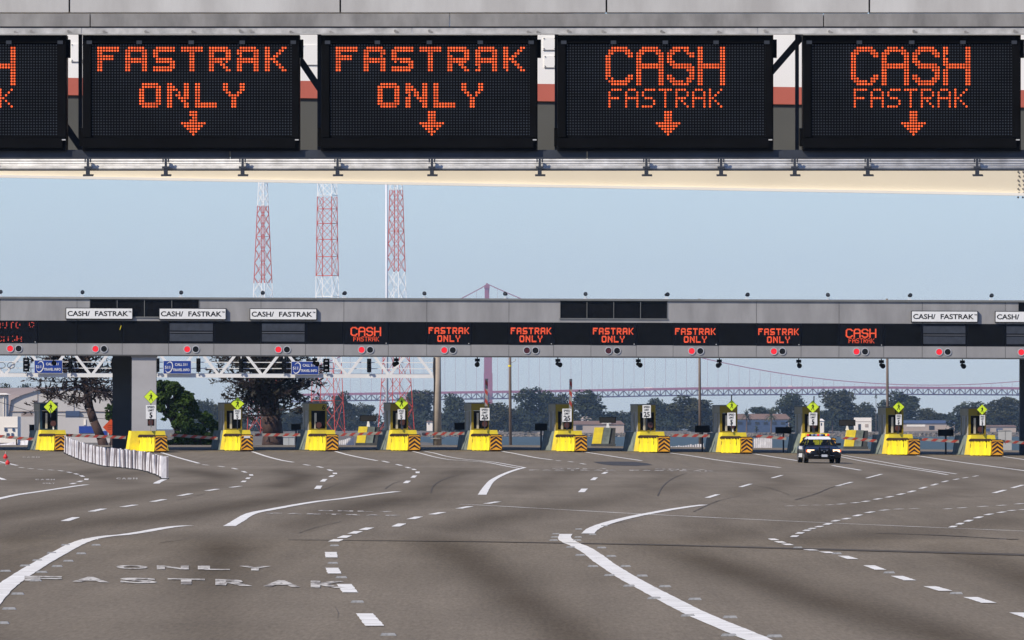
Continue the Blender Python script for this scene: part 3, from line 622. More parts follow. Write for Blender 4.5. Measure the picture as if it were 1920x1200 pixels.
for x in (-160, -20, 165, 311, 455, 633, 810, 1012, 1212, 1352, 1490, 1627, 1832, 1990):
    c = P(x, 297, y_)
    if proto is None:
        mb = MB(); mb.box(-.018, .018, -.05, .0, -.17, .0); mb.box(-.055, .055, -.07, -.03, -.155, -.12); mb.box(-.05, -.03, -.06, -.03, -.06, .01); mb.box(.028, .05, -.06, -.03, -.06, .01)
        mb.box(-.03, .03, -.06, -.02, -.245, -.15); mb.hexa([(-.07, -.16, -.272), (.085, -.16, -.272), (.085, .02, -.252), (-.07, .02, -.252)], [(-.07, -.16, -.256), (.085, -.16, -.256), (.085, .02, -.236), (-.07, .02, -.236)])
        bo = mb.build('rack_bracket', M['steel_dark'], ga, off=(0, 0, 0)); bo.location = c - LOC[ga.name]; proto = bo
    else: share('rack_bracket', proto, ga, c - LOC[ga.name])
for x in (-640, 2600):
    c = P(x, 300, YS); mb = MB(); mb.box(c.x - .3, c.x + .3, YS - .1, YS + .5, float(gz(c.x, YS)) - 0.2, P(x, 25, YS).z); mb.build('gantry_post', M['galv'], ga)

# ---- dot matrix letters
G8 = {'F': '######## ######## ##...... ######.. ######.. ##...... ##...... ##...... ##......',
 'A': '.######. ######## ##....## ##....## ######## ######## ##....## ##....## ##....##',
 'S': '.####### ######## ##...... ##...... #######. .####### ......## ######## #######.',
 'T': '######## ######## ...##... ...##... ...##... ...##... ...##... ...##... ...##...',
 'R': '#######. ######## ##....## ##....## ######## #######. ##..##.. ##...##. ##....##',
 'K': '##....## ##...##. ##..##.. ##.##... ####.... ##.##... ##..##.. ##...##. ##....##',
 'O': '.######. ######## ##....## ##....## ##....## ##....## ##....## ######## .######.',
 'N': '##....## ###...## ####..## ##.##.## ##.##.## ##..#### ##...### ##....## ##....##',
 'L': '##...... ##...... ##...... ##...... ##...... ##...... ##...... ######## ########',
 'Y': '##....## ##....## ##....## .##..##. ..####.. ...##... ...##... ...##... ...##...'}
G10 = {'C': '..######.. .########. ###....### ##......## ##........ ##........ ##........ ##........ ##........ ##........ ##......## ###....### .########. ..######..',
 'A': '..######.. .########. ###....### ##......## ##......## ##......## ########## ########## ##......## ##......## ##......## ##......## ##......## ##......##',
 'S': '..######.. .########. ###....### ##......## ##........ ###....... .########. ..######## .......### ........## ##......## ###....### .########. ..######..',
 'H': ' '.join(['##......##'] * 6 + ['##########'] * 2 + ['##......##'] * 6)}
G5 = {'F': '##### #.... #.... ####. #.... #.... #....', 'A': '.###. #...# #...# ##### #...# #...# #...#', 'S': '.#### #.... #.... .###. ....# ....# ####.',
 'T': '##### ..#.. ..#.. ..#.. ..#.. ..#.. ..#..', 'R': '####. #...# #...# ####. #.#.. #..#. #...#', 'K': '#...# #..#. #.#.. ##... #.#.. #..#. #...#',
 'U': '#...# #...# #...# #...# #...# #...# .###.', 'O': '.###. #...# #...# #...# #...# #...# .###.', 'C': '.###. #...# #.... #.... #.... #...# .###.', 'H': '#...# #...# #...# ##### #...# #...# #...#'}
ARROW = '...###... ...###... ...###... ...###... ######### .#######. ..#####.. ...###... ....#....'
def dots(glyph, c0, r0): return {(c0 + c, r0 + r) for r, row in enumerate(glyph.split()) for c, ch in enumerate(row) if ch == '#'}
def word(font, s, c0, step, r0):
    out = set()
    for i, ch in enumerate(s): out |= dots(font[ch], c0 + i * step, r0)
    return out
FAST = word(G8, 'FASTRAK', 2, 10, 1) | word(G8, 'ONLY', 17, 10, 14) | dots(ARROW, 32, 24)
CASH = word(G10, 'CASH', 14, 11, 1) | word(G5, 'FASTRAK', 15, 6, 16) | dots(ARROW, 32, 24)
def led_mesh(cells, x0, z1, pitch, size, y, thick=0.006):
    mb = MB()
    for c, r in sorted(cells):
        cx = x0 + (c + .5) * pitch; cz = z1 - (r + .5) * pitch; s = size / 2; k = s * 0.45
        mb.add([(cx-s, y, cz-k), (cx-k, y, cz-s), (cx+k, y, cz-s), (cx+s, y, cz-k), (cx+s, y, cz+k), (cx+k, y, cz+s), (cx-k, y, cz+s), (cx-s, y, cz+k)], [tuple(range(8))])
    return mb
PXM = FPX / YS
signs = [(-285, 125, 'CASH', 'black message sign cut off at the left edge of the gantry'), (155, 562, 'FAST', 'left one of the two FASTRAK ONLY message signs on the near gantry'),
         (602, 1008, 'FAST', 'right one of the two FASTRAK ONLY message signs on the near gantry'), (1045, 1450, 'CASH', 'CASH FASTRAK message sign in the middle right of the near gantry'),
         (1505, 1914, 'CASH', 'rightmost whole CASH FASTRAK message sign on the near gantry')]
for x0, x1, kind, label in signs:
    t = thing('message_sign', label, 'message sign', P((x0 + x1) / 2, 283, YS), group='dot matrix message signs on the near gantry')
    def sp(name, a, b, c, d, Y, dep, m, par=None): mb = MB(); mb.pbox(a, b, c, d, Y, dep); return mb.build(name, m, par or t)
    sp('housing', x0, x1, 65.5, 283, YS - 0.02, 0.55, M['black_paint'])
    fr = sp('door_frame', x0 + 2, x1 - 2, 66.5, 80, YS - 0.06, 0.04, M['black_matte'])
    MB().pbox(x0 + 2, x0 + 15, 80, 257, YS - 0.06, 0.04).build('frame_side', M['black_matte'], fr)
    MB().pbox(x1 - 15, x1 - 2, 80, 257, YS - 0.06, 0.04).build('frame_side', M['black_matte'], fr)
    sp('lower_door', x0 + 1, x1 - 8, 259, 277, YS - 0.055, 0.035, M['black_matte'])
    sp('display_panel', x0 + 15, x1 - 15, 80, 257, YS - 0.028, 0.008, M['black_matte'])
    pitch = 5.235 / PXM; gx = P(x0 + 16.5, 82, YS).x; gzz = P(x0, 82, YS).z
    cells = FAST if kind == 'FAST' else CASH
    rr_ = random.Random(int(x0)); cells = {c for c in cells if rr_.random() > 0.012}
    allc = {(c, r) for c in range(72) for r in range(33)}
    tag(led_mesh(allc - cells, gx, gzz, pitch, pitch * 0.50, YS - 0.033).build('unlit_lamps', M['led_off'], t), kind='stuff')
    tag(led_mesh(cells, gx, gzz, pitch, pitch * 0.68, YS - 0.036).build('lit_lamps', M['led_on'], t), kind='stuff')
    for q in (0.03, 0.26, 0.5, 0.735, 0.97):
        cx = x0 + (x1 - x0) * q; sp('latch', cx - 5, cx + 5, 76, 82.5, YS - 0.075, 0.015, M['steel_dark'])
    sp('hinge_box', x1, x1 + 6.5, 74, 108, YS + 0.0, 0.2, M['black_matte']); sp('hinge_box', x0 - 6, x0, 240, 274, YS + 0.0, 0.2, M['black_matte'])
    sp('handle', x1 - 9, x1 - 2, 261, 263.2, YS - 0.07, 0.03, M['bolt'])

# ================================================================== TOLL CANOPY
YC = 636.5; ROLL = 0.0036
cn = thing('toll_canopy', 'long grey toll plaza canopy with panelled fascia and black sign band', 'canopy', P(960, 668, YC), rot=(0, ROLL, 0))
def cp(name, x0, x1, y0, y1, m, front=0.0, dep=0.3, par=None):
    mb = MB(); mb.pbox(x0, x1, y0, y1, YC, dep)
    mb.v = [(v[0], v[1] - front, v[2]) for v in mb.v]; return mb.build(name, m, par or cn, off=LOC[cn.name])
def on_canopy(px, py, front=0.0):
    """world place of a point on the rolled fascia"""
    q = P(px, py, YC) - LOC[cn.name]; q.y -= front
    return LOC[cn.name] + Matrix.Rotation(ROLL, 3, 'Y') @ q
WIN = [(168, 373), (1050, 1251), (1909, 2110)]
edges_u = [-320, -160, 0, 144, 168, 373, 489, 644.5, 800, 954, 1050, 1251, 1418, 1573, 1729, 1884.6, 1909, 2110, 2260]
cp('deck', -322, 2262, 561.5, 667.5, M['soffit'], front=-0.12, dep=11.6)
cp('roof_edge', -322, 2262, 559.6, 563.3, M['fascia_edge'], front=0.10, dep=12)
for a, b in zip(edges_u[:-1], edges_u[1:]):
    if (a, b) in WIN:
        w = cp('window_band', a + .5, b - .5, 565.2, 596, M['glass_dark'], front=-0.06, dep=0.1)
        cp('window_sill', a - .2, b + .2, 598.4, 604.2, M['fascia_low'], front=0.0, dep=0.12)
        cp('window_rail', a - 1.5, b + 1.5, 596.2, 598.2, M['fascia_edge'], front=0.06, dep=0.12)
        for k in range(5):
            x = a + (b - a) * k / 4; cp('mullion', x - .5, x + .5, 564.5, 596, M['fascia_edge'], front=0.03, dep=0.08, par=w)
    else: cp('fascia_panel', a + .35, b - .35, 563.6, 604.2, M['fascia'], front=0.0, dep=0.12)
BAND = [(-160, -86, 'blank'), (-86, -14, 'blank'), (-14, 70, 'auto'), (70, 144, 'blank'), (144, 229, 'drape'), (229, 316, 'blank'), (316, 401, 'bars'), (401, 489, 'blank'), (489, 573, 'bars'), (573, 644.5, 'blank'), (644.5, 728, 'cash'),
        (728, 800, 'blank'), (800, 883, 'fast'), (883, 954, 'blank'), (954, 1038, 'fast'), (1038, 1108, 'blank'), (1108, 1193, 'fast'), (1193, 1262, 'blank'), (1262, 1347, 'fast'), (1347, 1418, 'blank'),
        (1418, 1502, 'fast'), (1502, 1573, 'blank'), (1573, 1657, 'cash'), (1657, 1729, 'blank'), (1729, 1812, 'bars'), (1812, 1885, 'blank'), (1885, 1970, 'bars'), (1970, 2060, 'blank')]
NAMES = {-14: 'failing dark message panel with broken red letters at the left end of the canopy', 644.5: 'left CASH FASTRAK lane panel on the canopy band',
         800: 'FASTRAK ONLY lane panel on the canopy band, first from the left', 954: 'FASTRAK ONLY lane panel on the canopy band, second from the left', 1108: 'FASTRAK ONLY lane panel on the canopy band, third from the left',
         1262: 'FASTRAK ONLY lane panel on the canopy band, fourth from the left', 1418: 'FASTRAK ONLY lane panel on the canopy band, last on the right', 1573: 'right CASH FASTRAK lane panel on the canopy band'}
def led_rect(mb, cells, box, rect, y, fill=0.86, drop=0.0):
    (c0, c1, r0, r1), (x0, x1, z0, z1) = box, rect
    dx = (x1 - x0) / (c1 - c0); dz = (z1 - z0) / (r1 - r0)
    for c, r in sorted(cells):
        if drop and random.random() < drop: continue
        cx = x0 + (c - c0 + .5) * dx; cz = z1 - (r - r0 + .5) * dz; sx, sz = abs(dx) * fill / 2, abs(dz) * fill / 2
        mb.add([(cx-sx, y, cz-sz), (cx+sx, y, cz-sz), (cx+sx, y, cz+sz), (cx-sx, y, cz+sz)], [(0, 1, 2, 3)])
def prect(a, b, c, d): p, q = P(a, d, YC), P(b, c, YC); return (p.x, q.x, p.z, q.z)
for a, b, k in BAND:
    cp('lower_panel', a + .35, b - .35, 646.6, 667.6, M['fascia_low'], front=0.0, dep=0.12)
    if k in ('fast', 'cash', 'auto'):
        t = thing('lane_message_panel', NAMES[a], 'message sign', on_canopy((a + b) / 2, 646), rot=(0, ROLL, 0), group='lane message panels on the canopy')
        off = P((a + b) / 2, 646, YC)
        mb = MB(); mb.pbox(a + .5, b - .5, 604.6, 646, YC, 0.2); mb.v = [(v[0], v[1] - .03, v[2]) for v in mb.v]; mb.build('housing', M['band_black'], t, off=off)
        mb = MB(); y = YC - 0.05
        if k == 'fast':
            led_rect(mb, word(G8, 'FASTRAK', 0, 10, 0), (0, 68, 0, 9), prect(a + 3.5, a + 79.5, 614, 626.5), y)
            led_rect(mb, word(G8, 'ONLY', 0, 10, 0), (0, 38, 0, 9), prect(a + 20, a + 63, 629, 641.5), y)
        elif k == 'cash':
            led_rect(mb, word(G10, 'CASH', 0, 11, 0), (0, 43, 0, 14), prect(a + 12.5, a + 70, 614, 631), y)
            led_rect(mb, word(G5, 'FASTRAK', 0, 6, 0), (0, 41, 0, 7), prect(a + 18, a + 66, 632.2, 641), y)
        else:
            led_rect(mb, word(G5, 'AUTO', 0, 7, 0) - {(0, r) for r in range(7)} - {(1, 3)}, (0, 26, 0, 7), prect(a + 6, a + 52, 607, 619), y, drop=0.35)
            led_rect(mb, word(G5, 'O', 0, 7, 0), (0, 5, 0, 7), prect(a + 68, a + 78, 607, 617), y, drop=0.4)
            led_rect(mb, word(G5, 'CASH', 0, 6, 0), (0, 23, 0, 7), prect(a + 8, a + 55, 633, 644), y, drop=0.5)
        tag(mb.build('lit_lamps', M['led_weak' if k == 'auto' else 'led_on_far'], t, off=off), kind='stuff')
        mb = MB(); mb.pbox(b - 5, b - 3.2, 643.6, 645.2, YC - 0.06, 0.02); mb.build('handle', M['bolt'], t, off=off)
    else:
        o = cp('band_panel', a + .5, b - .5, 604.6, 646, M['black_matte' if k == 'drape' else 'band_black'], front=-0.02 if k == 'blank' else 0.0, dep=0.2)
        if k == 'bars':
            cp('band_bar', a + 2, b - 2, 624.2, 626.4, M['band_bar'], front=0.04, dep=0.04, par=o)
            for yy in (608, 628): cp('band_inset', a + 2, b - 2, yy, yy + 14, M['steel_dark'], front=0.015, dep=0.02, par=o)
        elif k == 'blank': cp('band_inset', a + 3, b - 3, 607, 643.5, M['black_matte'], front=-0.005, dep=0.02, par=o)
        else:
            mb = MB(); c = [on_canopy(227, 611, 0.05), on_canopy(224, 621, 0.05)]; mb.bar(P(227, 613, YC - .05), P(224.5, 621, YC - .05), 0.06, 0.03); mb.build('loose_tape', M['nose_yellow'], o, off=LOC[cn.name])
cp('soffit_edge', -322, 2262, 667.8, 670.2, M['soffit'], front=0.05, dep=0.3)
LX = [19, 179, 351, 522, 678, 833, 988, 1141, 1297, 1451, 1606, 1761, 1915]
for i, x in enumerate(LX):
    for dx, mm, nm in ((0, 'signal_off_red' if i in (6, 7) else 'signal_red', 'red_lamp'), (16, 'signal_off', 'dark_lamp')):
        c = P(x + dx, 657, YC)
        mb = MB(); n = 20
        for r, yy in ((.225, -.0), (.225, -.045), (.185, -.045), (.185, -.002)): mb.v += [(c.x + r*math.cos(2*math.pi*k/n), YC + yy, c.z + r*math.sin(2*math.pi*k/n)) for k in range(n)]
        for j in range(3): mb.f += [(j*n+k, j*n+(k+1) % n, (j+1)*n+(k+1) % n, (j+1)*n+k) for k in range(n)]
        ringo = fixn(mb.build('signal_ring', M['signal_ring'], cn))
        mb = MB(); mb.tube(c + Vector((0, .01, 0)), c + Vector((0, -.02, 0)), .186, .15, n=20); mb.build(nm, M[mm], ringo, off=LOC[cn.name])
# piers: the one in the picture and those beyond its edges
ANG = math.radians(14)
def rotbox(px, py0, Y, w, d, z1, m, name, par):
    o = P(px, py0, Y); u = Vector((math.cos(ANG), math.sin(ANG), 0)); v = Vector((-math.sin(ANG), math.cos(ANG), 0)); z0 = gz1(o.x, Y) - 0.3
    pts = [o, o + u * w, o + u * w + v * d, o + v * d]
    mb = MB(); mb.hexa([(p.x, p.y, z0) for p in pts], [(p.x, p.y, z1) for p in pts]); return mb.build(name, m, par, off=LOC[par.name])
zt = P(960, 667, YC).z + 0.05
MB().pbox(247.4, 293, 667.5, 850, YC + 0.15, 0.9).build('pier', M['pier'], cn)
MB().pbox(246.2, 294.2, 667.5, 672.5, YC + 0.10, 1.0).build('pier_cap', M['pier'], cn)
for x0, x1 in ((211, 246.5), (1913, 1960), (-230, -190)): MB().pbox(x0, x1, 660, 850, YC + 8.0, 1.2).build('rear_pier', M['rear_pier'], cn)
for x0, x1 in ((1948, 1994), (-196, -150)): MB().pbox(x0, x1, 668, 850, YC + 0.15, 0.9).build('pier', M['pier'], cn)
# plates lettered CASH/ FASTRAK
for i, (a, b) in enumerate(((123, 249), (298, 424), (468, 594), (1708, 1833), (1865, 1990))):
    lab = ['leftmost CASH/ FASTRAK plate on the canopy fascia', 'CASH/ FASTRAK plate on the canopy, second from the left', 'CASH/ FASTRAK plate on the canopy, third from the left',
           'CASH/ FASTRAK plate on the right of the canopy, shown whole', 'CASH/ FASTRAK plate cut off by the right edge of the picture'][i]
    c0 = P((a + b) / 2, 601, YC); t = thing('lane_plate', lab, 'sign', on_canopy((a + b) / 2, 601), rot=(0, ROLL, 0), group='lettered plates on the canopy fascia')
    def bp(name, x0, x1, y0, y1, fr, dep, m): mb = MB(); mb.pbox(x0, x1, y0, y1, YC, dep); mb.v = [(v[0], v[1]-fr, v[2]) for v in mb.v]; return mb.build(name, m, t, off=c0)
    bp('case', a, b, 580, 601.5, .20, .20, M['sign_black']); bp('face', a + 1.3, b - 1.3, 581.3, 600.2, .215, .015, M['sign_white'])
    mb = MB(); r = prect(a + 3.6, a + 45.5, 586.0, 595.6); text_on(mb, 'CASH/', r[0], r[1], r[2], r[3], YC - .222); mb.build('lettering', M['sign_black'], t, off=c0)
    mb = MB(); r = prect(a + 55, a + 117.5, 586.0, 595.6); text_on(mb, 'FASTRAK', r[0], r[1], r[2], r[3], YC - .222); mb.build('lettering', M['sign_black'], t, off=c0)
    r = prect(a + 118, a + 123, 585.8, 588.6)
    mb = MB(); text_on(mb, 'TM', r[0], r[1], r[2], r[3], YC - .222); mb.build('small_lettering', M['sign_black'], t, off=c0)
# floodlights standing on the roof edge, cameras hanging under it
mb = MB()
for i, x in enumerate((0, 153, 338, 491, 644, 796, 948, 1098, 1249, 1400, 1553, 1705, 1858)):
    t = thing('roof_floodlight', 'small floodlight standing on the canopy roof edge, %s from the left' % ORD[i], 'floodlight', on_canopy(x, 559.6, -0.3), group='floodlights on the canopy roof')
    if i == 0:
        m1 = MB(); m1.bar((-.09, 0, 0), (-.03, 0, .13), .035); m1.bar((.09, 0, 0), (.03, 0, .13), .035); m1.box(-.12, .12, -.05, .05, 0, .025); A1 = m1.build('bracket', M['camera_white'], t, off=(0, 0, 0))
        m2 = MB(); m2.tube((0, .08, .25), (.02, -.16, .28), .085, .115, n=10); m2.tube((.02, -.16, .28), (.02, -.20, .285), .125, .125, n=10); A2 = m2.build('lamp_head', M['black_paint'], t, off=(0, 0, 0))
        m2 = MB(); m2.tube((.02, -.201, .285), (.02, -.206, .285), .09, .09, n=10); A3 = m2.build('lens', M['pane_dark'], A2, off=(0, 0, 0))
    else:
        share('bracket', A1, t); h = share('lamp_head', A2, t, rot=(0, 0, random.uniform(-.4, .4))); share('lens', A3, h)
for i, x in enumerate((100, 590, 743, 895, 1046, 1197, 1349, 1498, 1653, 1805)):
    t = thing('hanging_camera', 'black camera hanging under the canopy, %s from the left' % ORD[i], 'camera', on_canopy(x, 670, -0.4), group='cameras hanging under the canopy')
    if i == 0:
        m1 = MB(); m1.box(-.03, .03, -.03, .03, -.10, .12); m1.box(-.15, .15, -.10, .10, -.26, -.08); B1 = m1.build('mount', M['black_matte'], t, off=(0, 0, 0))
        m2 = MB(); m2.tube((0, .12, -.36), (.03, -.14, -.43), .10, .13, n=12); m2.tube((.03, -.14, -.43), (.035, -.22, -.45), .15, .15, n=12); m2.bar((0, 0, -.25), (0, 0, -.36), .05); B2 = m2.build('camera_head', M['black_matte'], t, off=(0, 0, 0))
    else: share('mount', B1, t); share('camera_head', B2, t, rot=(0, 0, random.uniform(-.9, .9)))

# ================================================================== TOLL LANES
YI = 634.0                                     # attenuator noses stand here
LANES = [  # (column of chevron centre, booth: None/'std'/'teal', number, words that single the lane out)
 (114, 'teal', None, 'at the far left of the plaza'), (302, None, None, 'in front of the grey canopy pier'), (463, 'std', '5', 'third from the left, before the dead pine'), (623, 'std', '6', 'fourth from the left'),
 (777, 'std', '7', 'fifth from the left'), (930, 'std', '8', 'sixth from the left'), (1089.5, 'std', '9', 'seventh from the left'), (1245, 'std', None, 'eighth from the left'),
 (1400, 'std', '11', 'next left of the police car'), (1556, 'std', None, 'behind the police car'), (1714, 'std', '13', 'second from the right'), (1870, 'std', '14', 'rightmost of all')]
def att_proto():
    W, L, H = .35, 4.6, .97
    parts = []
    mb = MB(); n = 46                    # corrugated yellow cover down both sides
    rows = ((.07, .05), (.30, .02), (.62, .0), (.93, .015))
    for sgn in (-1, 1):
        base = len(mb.v)
        for j, (z, flare) in enumerate(rows):
            for i in range(n + 1):
                y = .05 + (L - .05) * i / n
                x = W + flare + .023 * math.sin(i * .92 + j * .18) + .018 * math.sin(i * .37 + 1) + random.uniform(-.008, .008)
                mb.v.append((sgn * x, y, z + random.uniform(-.014, .014)))
        for j in range(len(rows) - 1):
            for i in range(n):
                a = base + j*(n+1)+i; q = (a, a+1, a+n+2, a+n+1); mb.f.append(q if sgn > 0 else tuple(reversed(q)))
    parts.append(('cover', 'safety_yellow', mb))
    mb = MB(); mb.box(-W+.03, W-.03, .06, L, .10, .90); parts.append(('core', 'rust', mb))
    mb = MB()
    for k in range(13):                  # scalloped hoops along the top
        y = .25 + k * .33; c = [(-W-.03, y, .93), (-W+.02, y+.08, 1.02), (-W-.01, y+.20, 1.0), (-W-.04, y+.30, .925)]
        for a, b in zip(c[:-1], c[1:]): mb.bar(a, b, .09, .085)
        mb.bar((-W, y + .15, 1.0), (W, y + .15, 1.0), .05)
    mb.bar((-W - .02, .0, .965), (-W - .02, L - .2, .965), .05, .06); mb.bar((W, .0, .965), (W, L - .2, .965), .05, .06); parts.append(('hoops', 'rust', mb))
    mb = MB(); mb.box(-W, W, -.02, .05, .10, .93); mb.box(-W + .05, W - .05, -.02, .05, .93, .965); parts.append(('nose_board', 'chev_orange', mb))
    mb = MB()
    for x in (-.25, .25):
        for y in (.15, 1.6, 3.2, 4.3): mb.box(x - .08, x + .08, y - .1, y + .1, .0, .10)
    mb.box(-.4, -.25, .0, .2, .0, .09); mb.box(-.34, .34, .1, 4.5, .045, .085); parts.append(('skids', 'rust', mb))
    return parts
def chevrons():
    out = []
    for k in range(4):                   # black inverted V bands
        z = .12 + k * .245; mb = MB(); W = .345; pts = [(-W, z - .10), (0, z + .16), (W, z - .10), (W, z + .035), (0, z + .295), (-W, z + .035)]
        cl = [(x, min(max(zz, .105), .928)) for x, zz in pts]
        mb.add([(x, -.026, zz) for x, zz in cl], [(0, 1, 4, 5), (1, 2, 3, 4)]); out.append(mb)
    return out
AP = None
def PED(mb, cx, cz, s, y):
    """walking figure of a pedestrian crossing sign"""
    def pl(pts): mb.add([(cx + x*s, y, cz + z*s) for x, z in pts], [tuple(range(len(pts)))])
    pl([(.02 + .07*math.cos(t), .44 + .075*math.sin(t)) for t in [2*math.pi*k/10 for k in range(10)]])
    pl([(-.06, .34), (.08, .33), (.13, .05), (.10, -.06), (-.08, -.06), (-.06, .1)])
    pl([(-.08, -.04), (.05, -.04), (-.08, -.30), (-.20, -.52), (-.28, -.48), (-.17, -.26)])
    pl([(0, -.04), (.11, -.04), (.15, -.26), (.26, -.50), (.17, -.54), (.06, -.28)])
    pl([(-.06, .33), (-.04, .24), (-.16, .13), (-.26, .10), (-.27, .16), (-.19, .20)])
    pl([(.06, .33), (.12, .30), (.21, .12), (.17, -.02), (.12, .0), (.14, .11)])
def diamond_sign(px, py, Y, half, label, post_to, hang=None):
    c = P(px, py, Y); g_ = gz1(c.x, Y); base = Vector((c.x, Y, max(post_to, g_ - .02)))
    t = thing('pedestrian_sign', label, 'sign', base, group='lime pedestrian signs by the toll lanes')
    def dia(r, y, th): mb = MB(); return mb.poly([(c.x - r, y, c.z), (c.x, y, c.z - r), (c.x + r, y, c.z), (c.x, y, c.z + r)], (0, th, 0))
    dia(half, Y, .02).build('border', M['sign_black'], t); dia(half * .94, Y - .006, .005).build('plate', M['lime'], t)
    mb = MB(); PED(mb, c.x, c.z, half * .98, Y - .012); mb.build('walking_figure', M['sign_black'], t)
    mb = MB(); mb.bar(base, (c.x, Y + .04, c.z + half * .6), .05); mb.build('post', M['steel_dark'], t); return t
def speed_sign(px, py, Y, w, h, num, label, post_to, both=True):
    c = P(px, py, Y); base = Vector((c.x, Y, max(post_to, gz1(c.x, Y) - .02)))
    t = thing('speed_limit_sign', label, 'sign', base, group='speed limit signs by the toll lanes')
    mb = MB(); mb.box(c.x - w/2, c.x + w/2, Y, Y + .015, c.z - h/2, c.z + h/2); mb.build('plate', M['sign_white'], t)
    mb = MB(); k = .93
    for z0, z1, ww, s in ((.27, .43, .72, 'SPEED'), (.05, .20, .58, 'LIMIT'), (-.42, -.03, .72 if len(num) > 1 else .32, num)):
        text_on(mb, s, c.x - w*ww/2, c.x + w*ww/2, c.z + h*z0, c.z + h*z1, Y - .008)
    mb.build('lettering', M['sign_black'], t)
    mb = MB(); mb.bar(base, (c.x, Y + .04, c.z + h*.4), .05); mb.build('post', M['steel_dark'], t); return t

ISL = []
for li, (cxp, booth, num, where) in enumerate(LANES):
    yi = YI - 6.5 if li == 1 else YI; X = (cxp - CX) / FPX * yi; gz0 = gz1(X, yi); base = Vector((X, yi, gz0))
    # crash attenuator
    t = thing('crash_attenuator', 'yellow crash attenuator with orange chevron nose ' + where, 'attenuator', base, rot=(0, 0, ANG), group='crash attenuators before the toll islands')
    if AP is None:
        AP = [(n_, mb.build(n_, M[m_], t, off=(0, 0, 0))) for n_, m_, mb in att_proto()]
        CH = [fixn(mb.build('chevron', M['chev_black'], AP[3][1], off=(0, 0, 0))) for mb in chevrons()]
    else:
        for n_, o in AP:
            c = share(n_, o, t)
            if n_ == 'nose_board':
                for ch in CH: share('chevron', ch, c)
    if li == 2:
        mb = MB(); mb.box(-.19, .19, -.035, -.028, .80, .93); mb.build('paper_notice', M['sign_white'], t, off=(0, 0, 0))
    # concrete island with yellow nose
    t = thing('toll_island', 'toll island with yellow nose ' + where, 'traffic island', base, rot=(0, 0, ANG), group='toll islands')
    wide = 0.55 if li == 1 else 0.0
    def wedge(x0, x1, y0, y1, z0, z1, bt): return MB().hexa([(x0-bt, y0-bt*.6, z0), (x1+bt, y0-bt*.6, z0), (x1+bt, y1, z0), (x0-bt, y1, z0)], [(x0, y0, z1), (x1, y0, z1), (x1, y1, z1), (x0, y1, z1)])
    wedge(-.24 - wide, 1.22, 4.62, 5.45, .10, 1.28, .20).build('yellow_nose', M['nose_yellow'], t, off=(0, 0, 0))
    wedge(-.24, 1.22, 5.46, 7.4 if li == 1 else 8.1, .10, 1.26, .18).build('concrete_block', M['island_green'], t, off=(0, 0, 0))
    MB().box(-.46 - wide, 1.46, 4.45, 7.6 if li == 1 else 8.3, -.12, .10).build('kerb', M['island_base'], t, off=(0, 0, 0))
    # booth
    if booth:
        lab = {'teal': 'dark teal glazed toll booth at the far left of the plaza'}.get(booth) or ('toll booth with yellow front numbered %s, %s' % (num, where) if num in ('6', '8', '9', '13', '14') else 'toll booth with yellow front ' + where)
        t = thing('toll_booth', lab, 'toll booth', base, rot=(0, 0, ANG), group='toll booths')
        x0, x1, y0, y1, z0, z1 = -.12, .96, 5.62, 7.38, 1.26, 2.86
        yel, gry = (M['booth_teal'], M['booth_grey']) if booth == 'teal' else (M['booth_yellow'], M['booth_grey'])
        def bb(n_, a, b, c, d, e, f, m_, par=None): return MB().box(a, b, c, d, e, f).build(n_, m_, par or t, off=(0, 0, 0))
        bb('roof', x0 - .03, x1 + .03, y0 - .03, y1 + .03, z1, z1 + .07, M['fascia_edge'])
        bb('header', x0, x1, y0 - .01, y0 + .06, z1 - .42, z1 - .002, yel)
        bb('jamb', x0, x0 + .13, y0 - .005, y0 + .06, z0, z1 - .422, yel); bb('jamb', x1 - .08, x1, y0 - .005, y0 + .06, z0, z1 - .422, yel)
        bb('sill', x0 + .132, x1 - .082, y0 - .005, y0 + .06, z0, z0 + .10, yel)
        bb('side_cap', x0 - .02, x0 + .05, y0 + .062, y1, z1 - .42, z1 - .003, gry)
        bb('interior', x0 + .06, x1 - .06, y0 + .12, y1 - .1, z0, z1 - .43, M['booth_dark'])
        for k in range(5):
            y = y0 + .10 + k * .34; bb('slat', x0 - .02, x0 + .04, y, y + .17, z0, z1 - .425, M['slat_light' if (li + k) % 3 else 'booth_grey'])
        bb('window_post', x0 + .34, x0 + .46, y0 + .03, y0 + .10, z0 + .10, z1 - .56, M['slat_light'])
        bb('rear_wall', x1 - .05, x1, y0 + .062, y1, z0, z1 - .01, gry)
        if num and num in ('6', '8', '9', '13', '14'):
            mb = MB(); w = .19 if len(num) == 1 else .36; r_ = x1 - .10 if num not in ('13', '14') else x1 - .16
            text_on(mb, num, r_ - w, r_, z1 - .37, z1 - .07, y0 - .016)
            mb.build('booth_number', M['sign_black'], t, off=(0, 0, 0))
        if num == '9':
            for k in (.42, .82):
                mb = MB(); mb.tube((k, y0 + .4, z1 + .05), (k, y0 + .4, z1 + .22), .03, n=8); mb.tube((k, y0 + .4, z1 + .22), (k, y0 + .4, z1 + .36), .09, .06, n=10); mb.tube((k, y0+.4, z1+.36), (k, y0+.4, z1+.42), .07, .01, n=10); mb.build('roof_lamp', M['galv_light'], t, off=(0, 0, 0))
        if li in (8, 9):
            mb = MB(); mb.bar((.66, y0 + .3, z1), (.68, y0 + .3, z1 + .66), .055); mb.build('antenna', M['steel_dark'], t, off=(0, 0, 0))
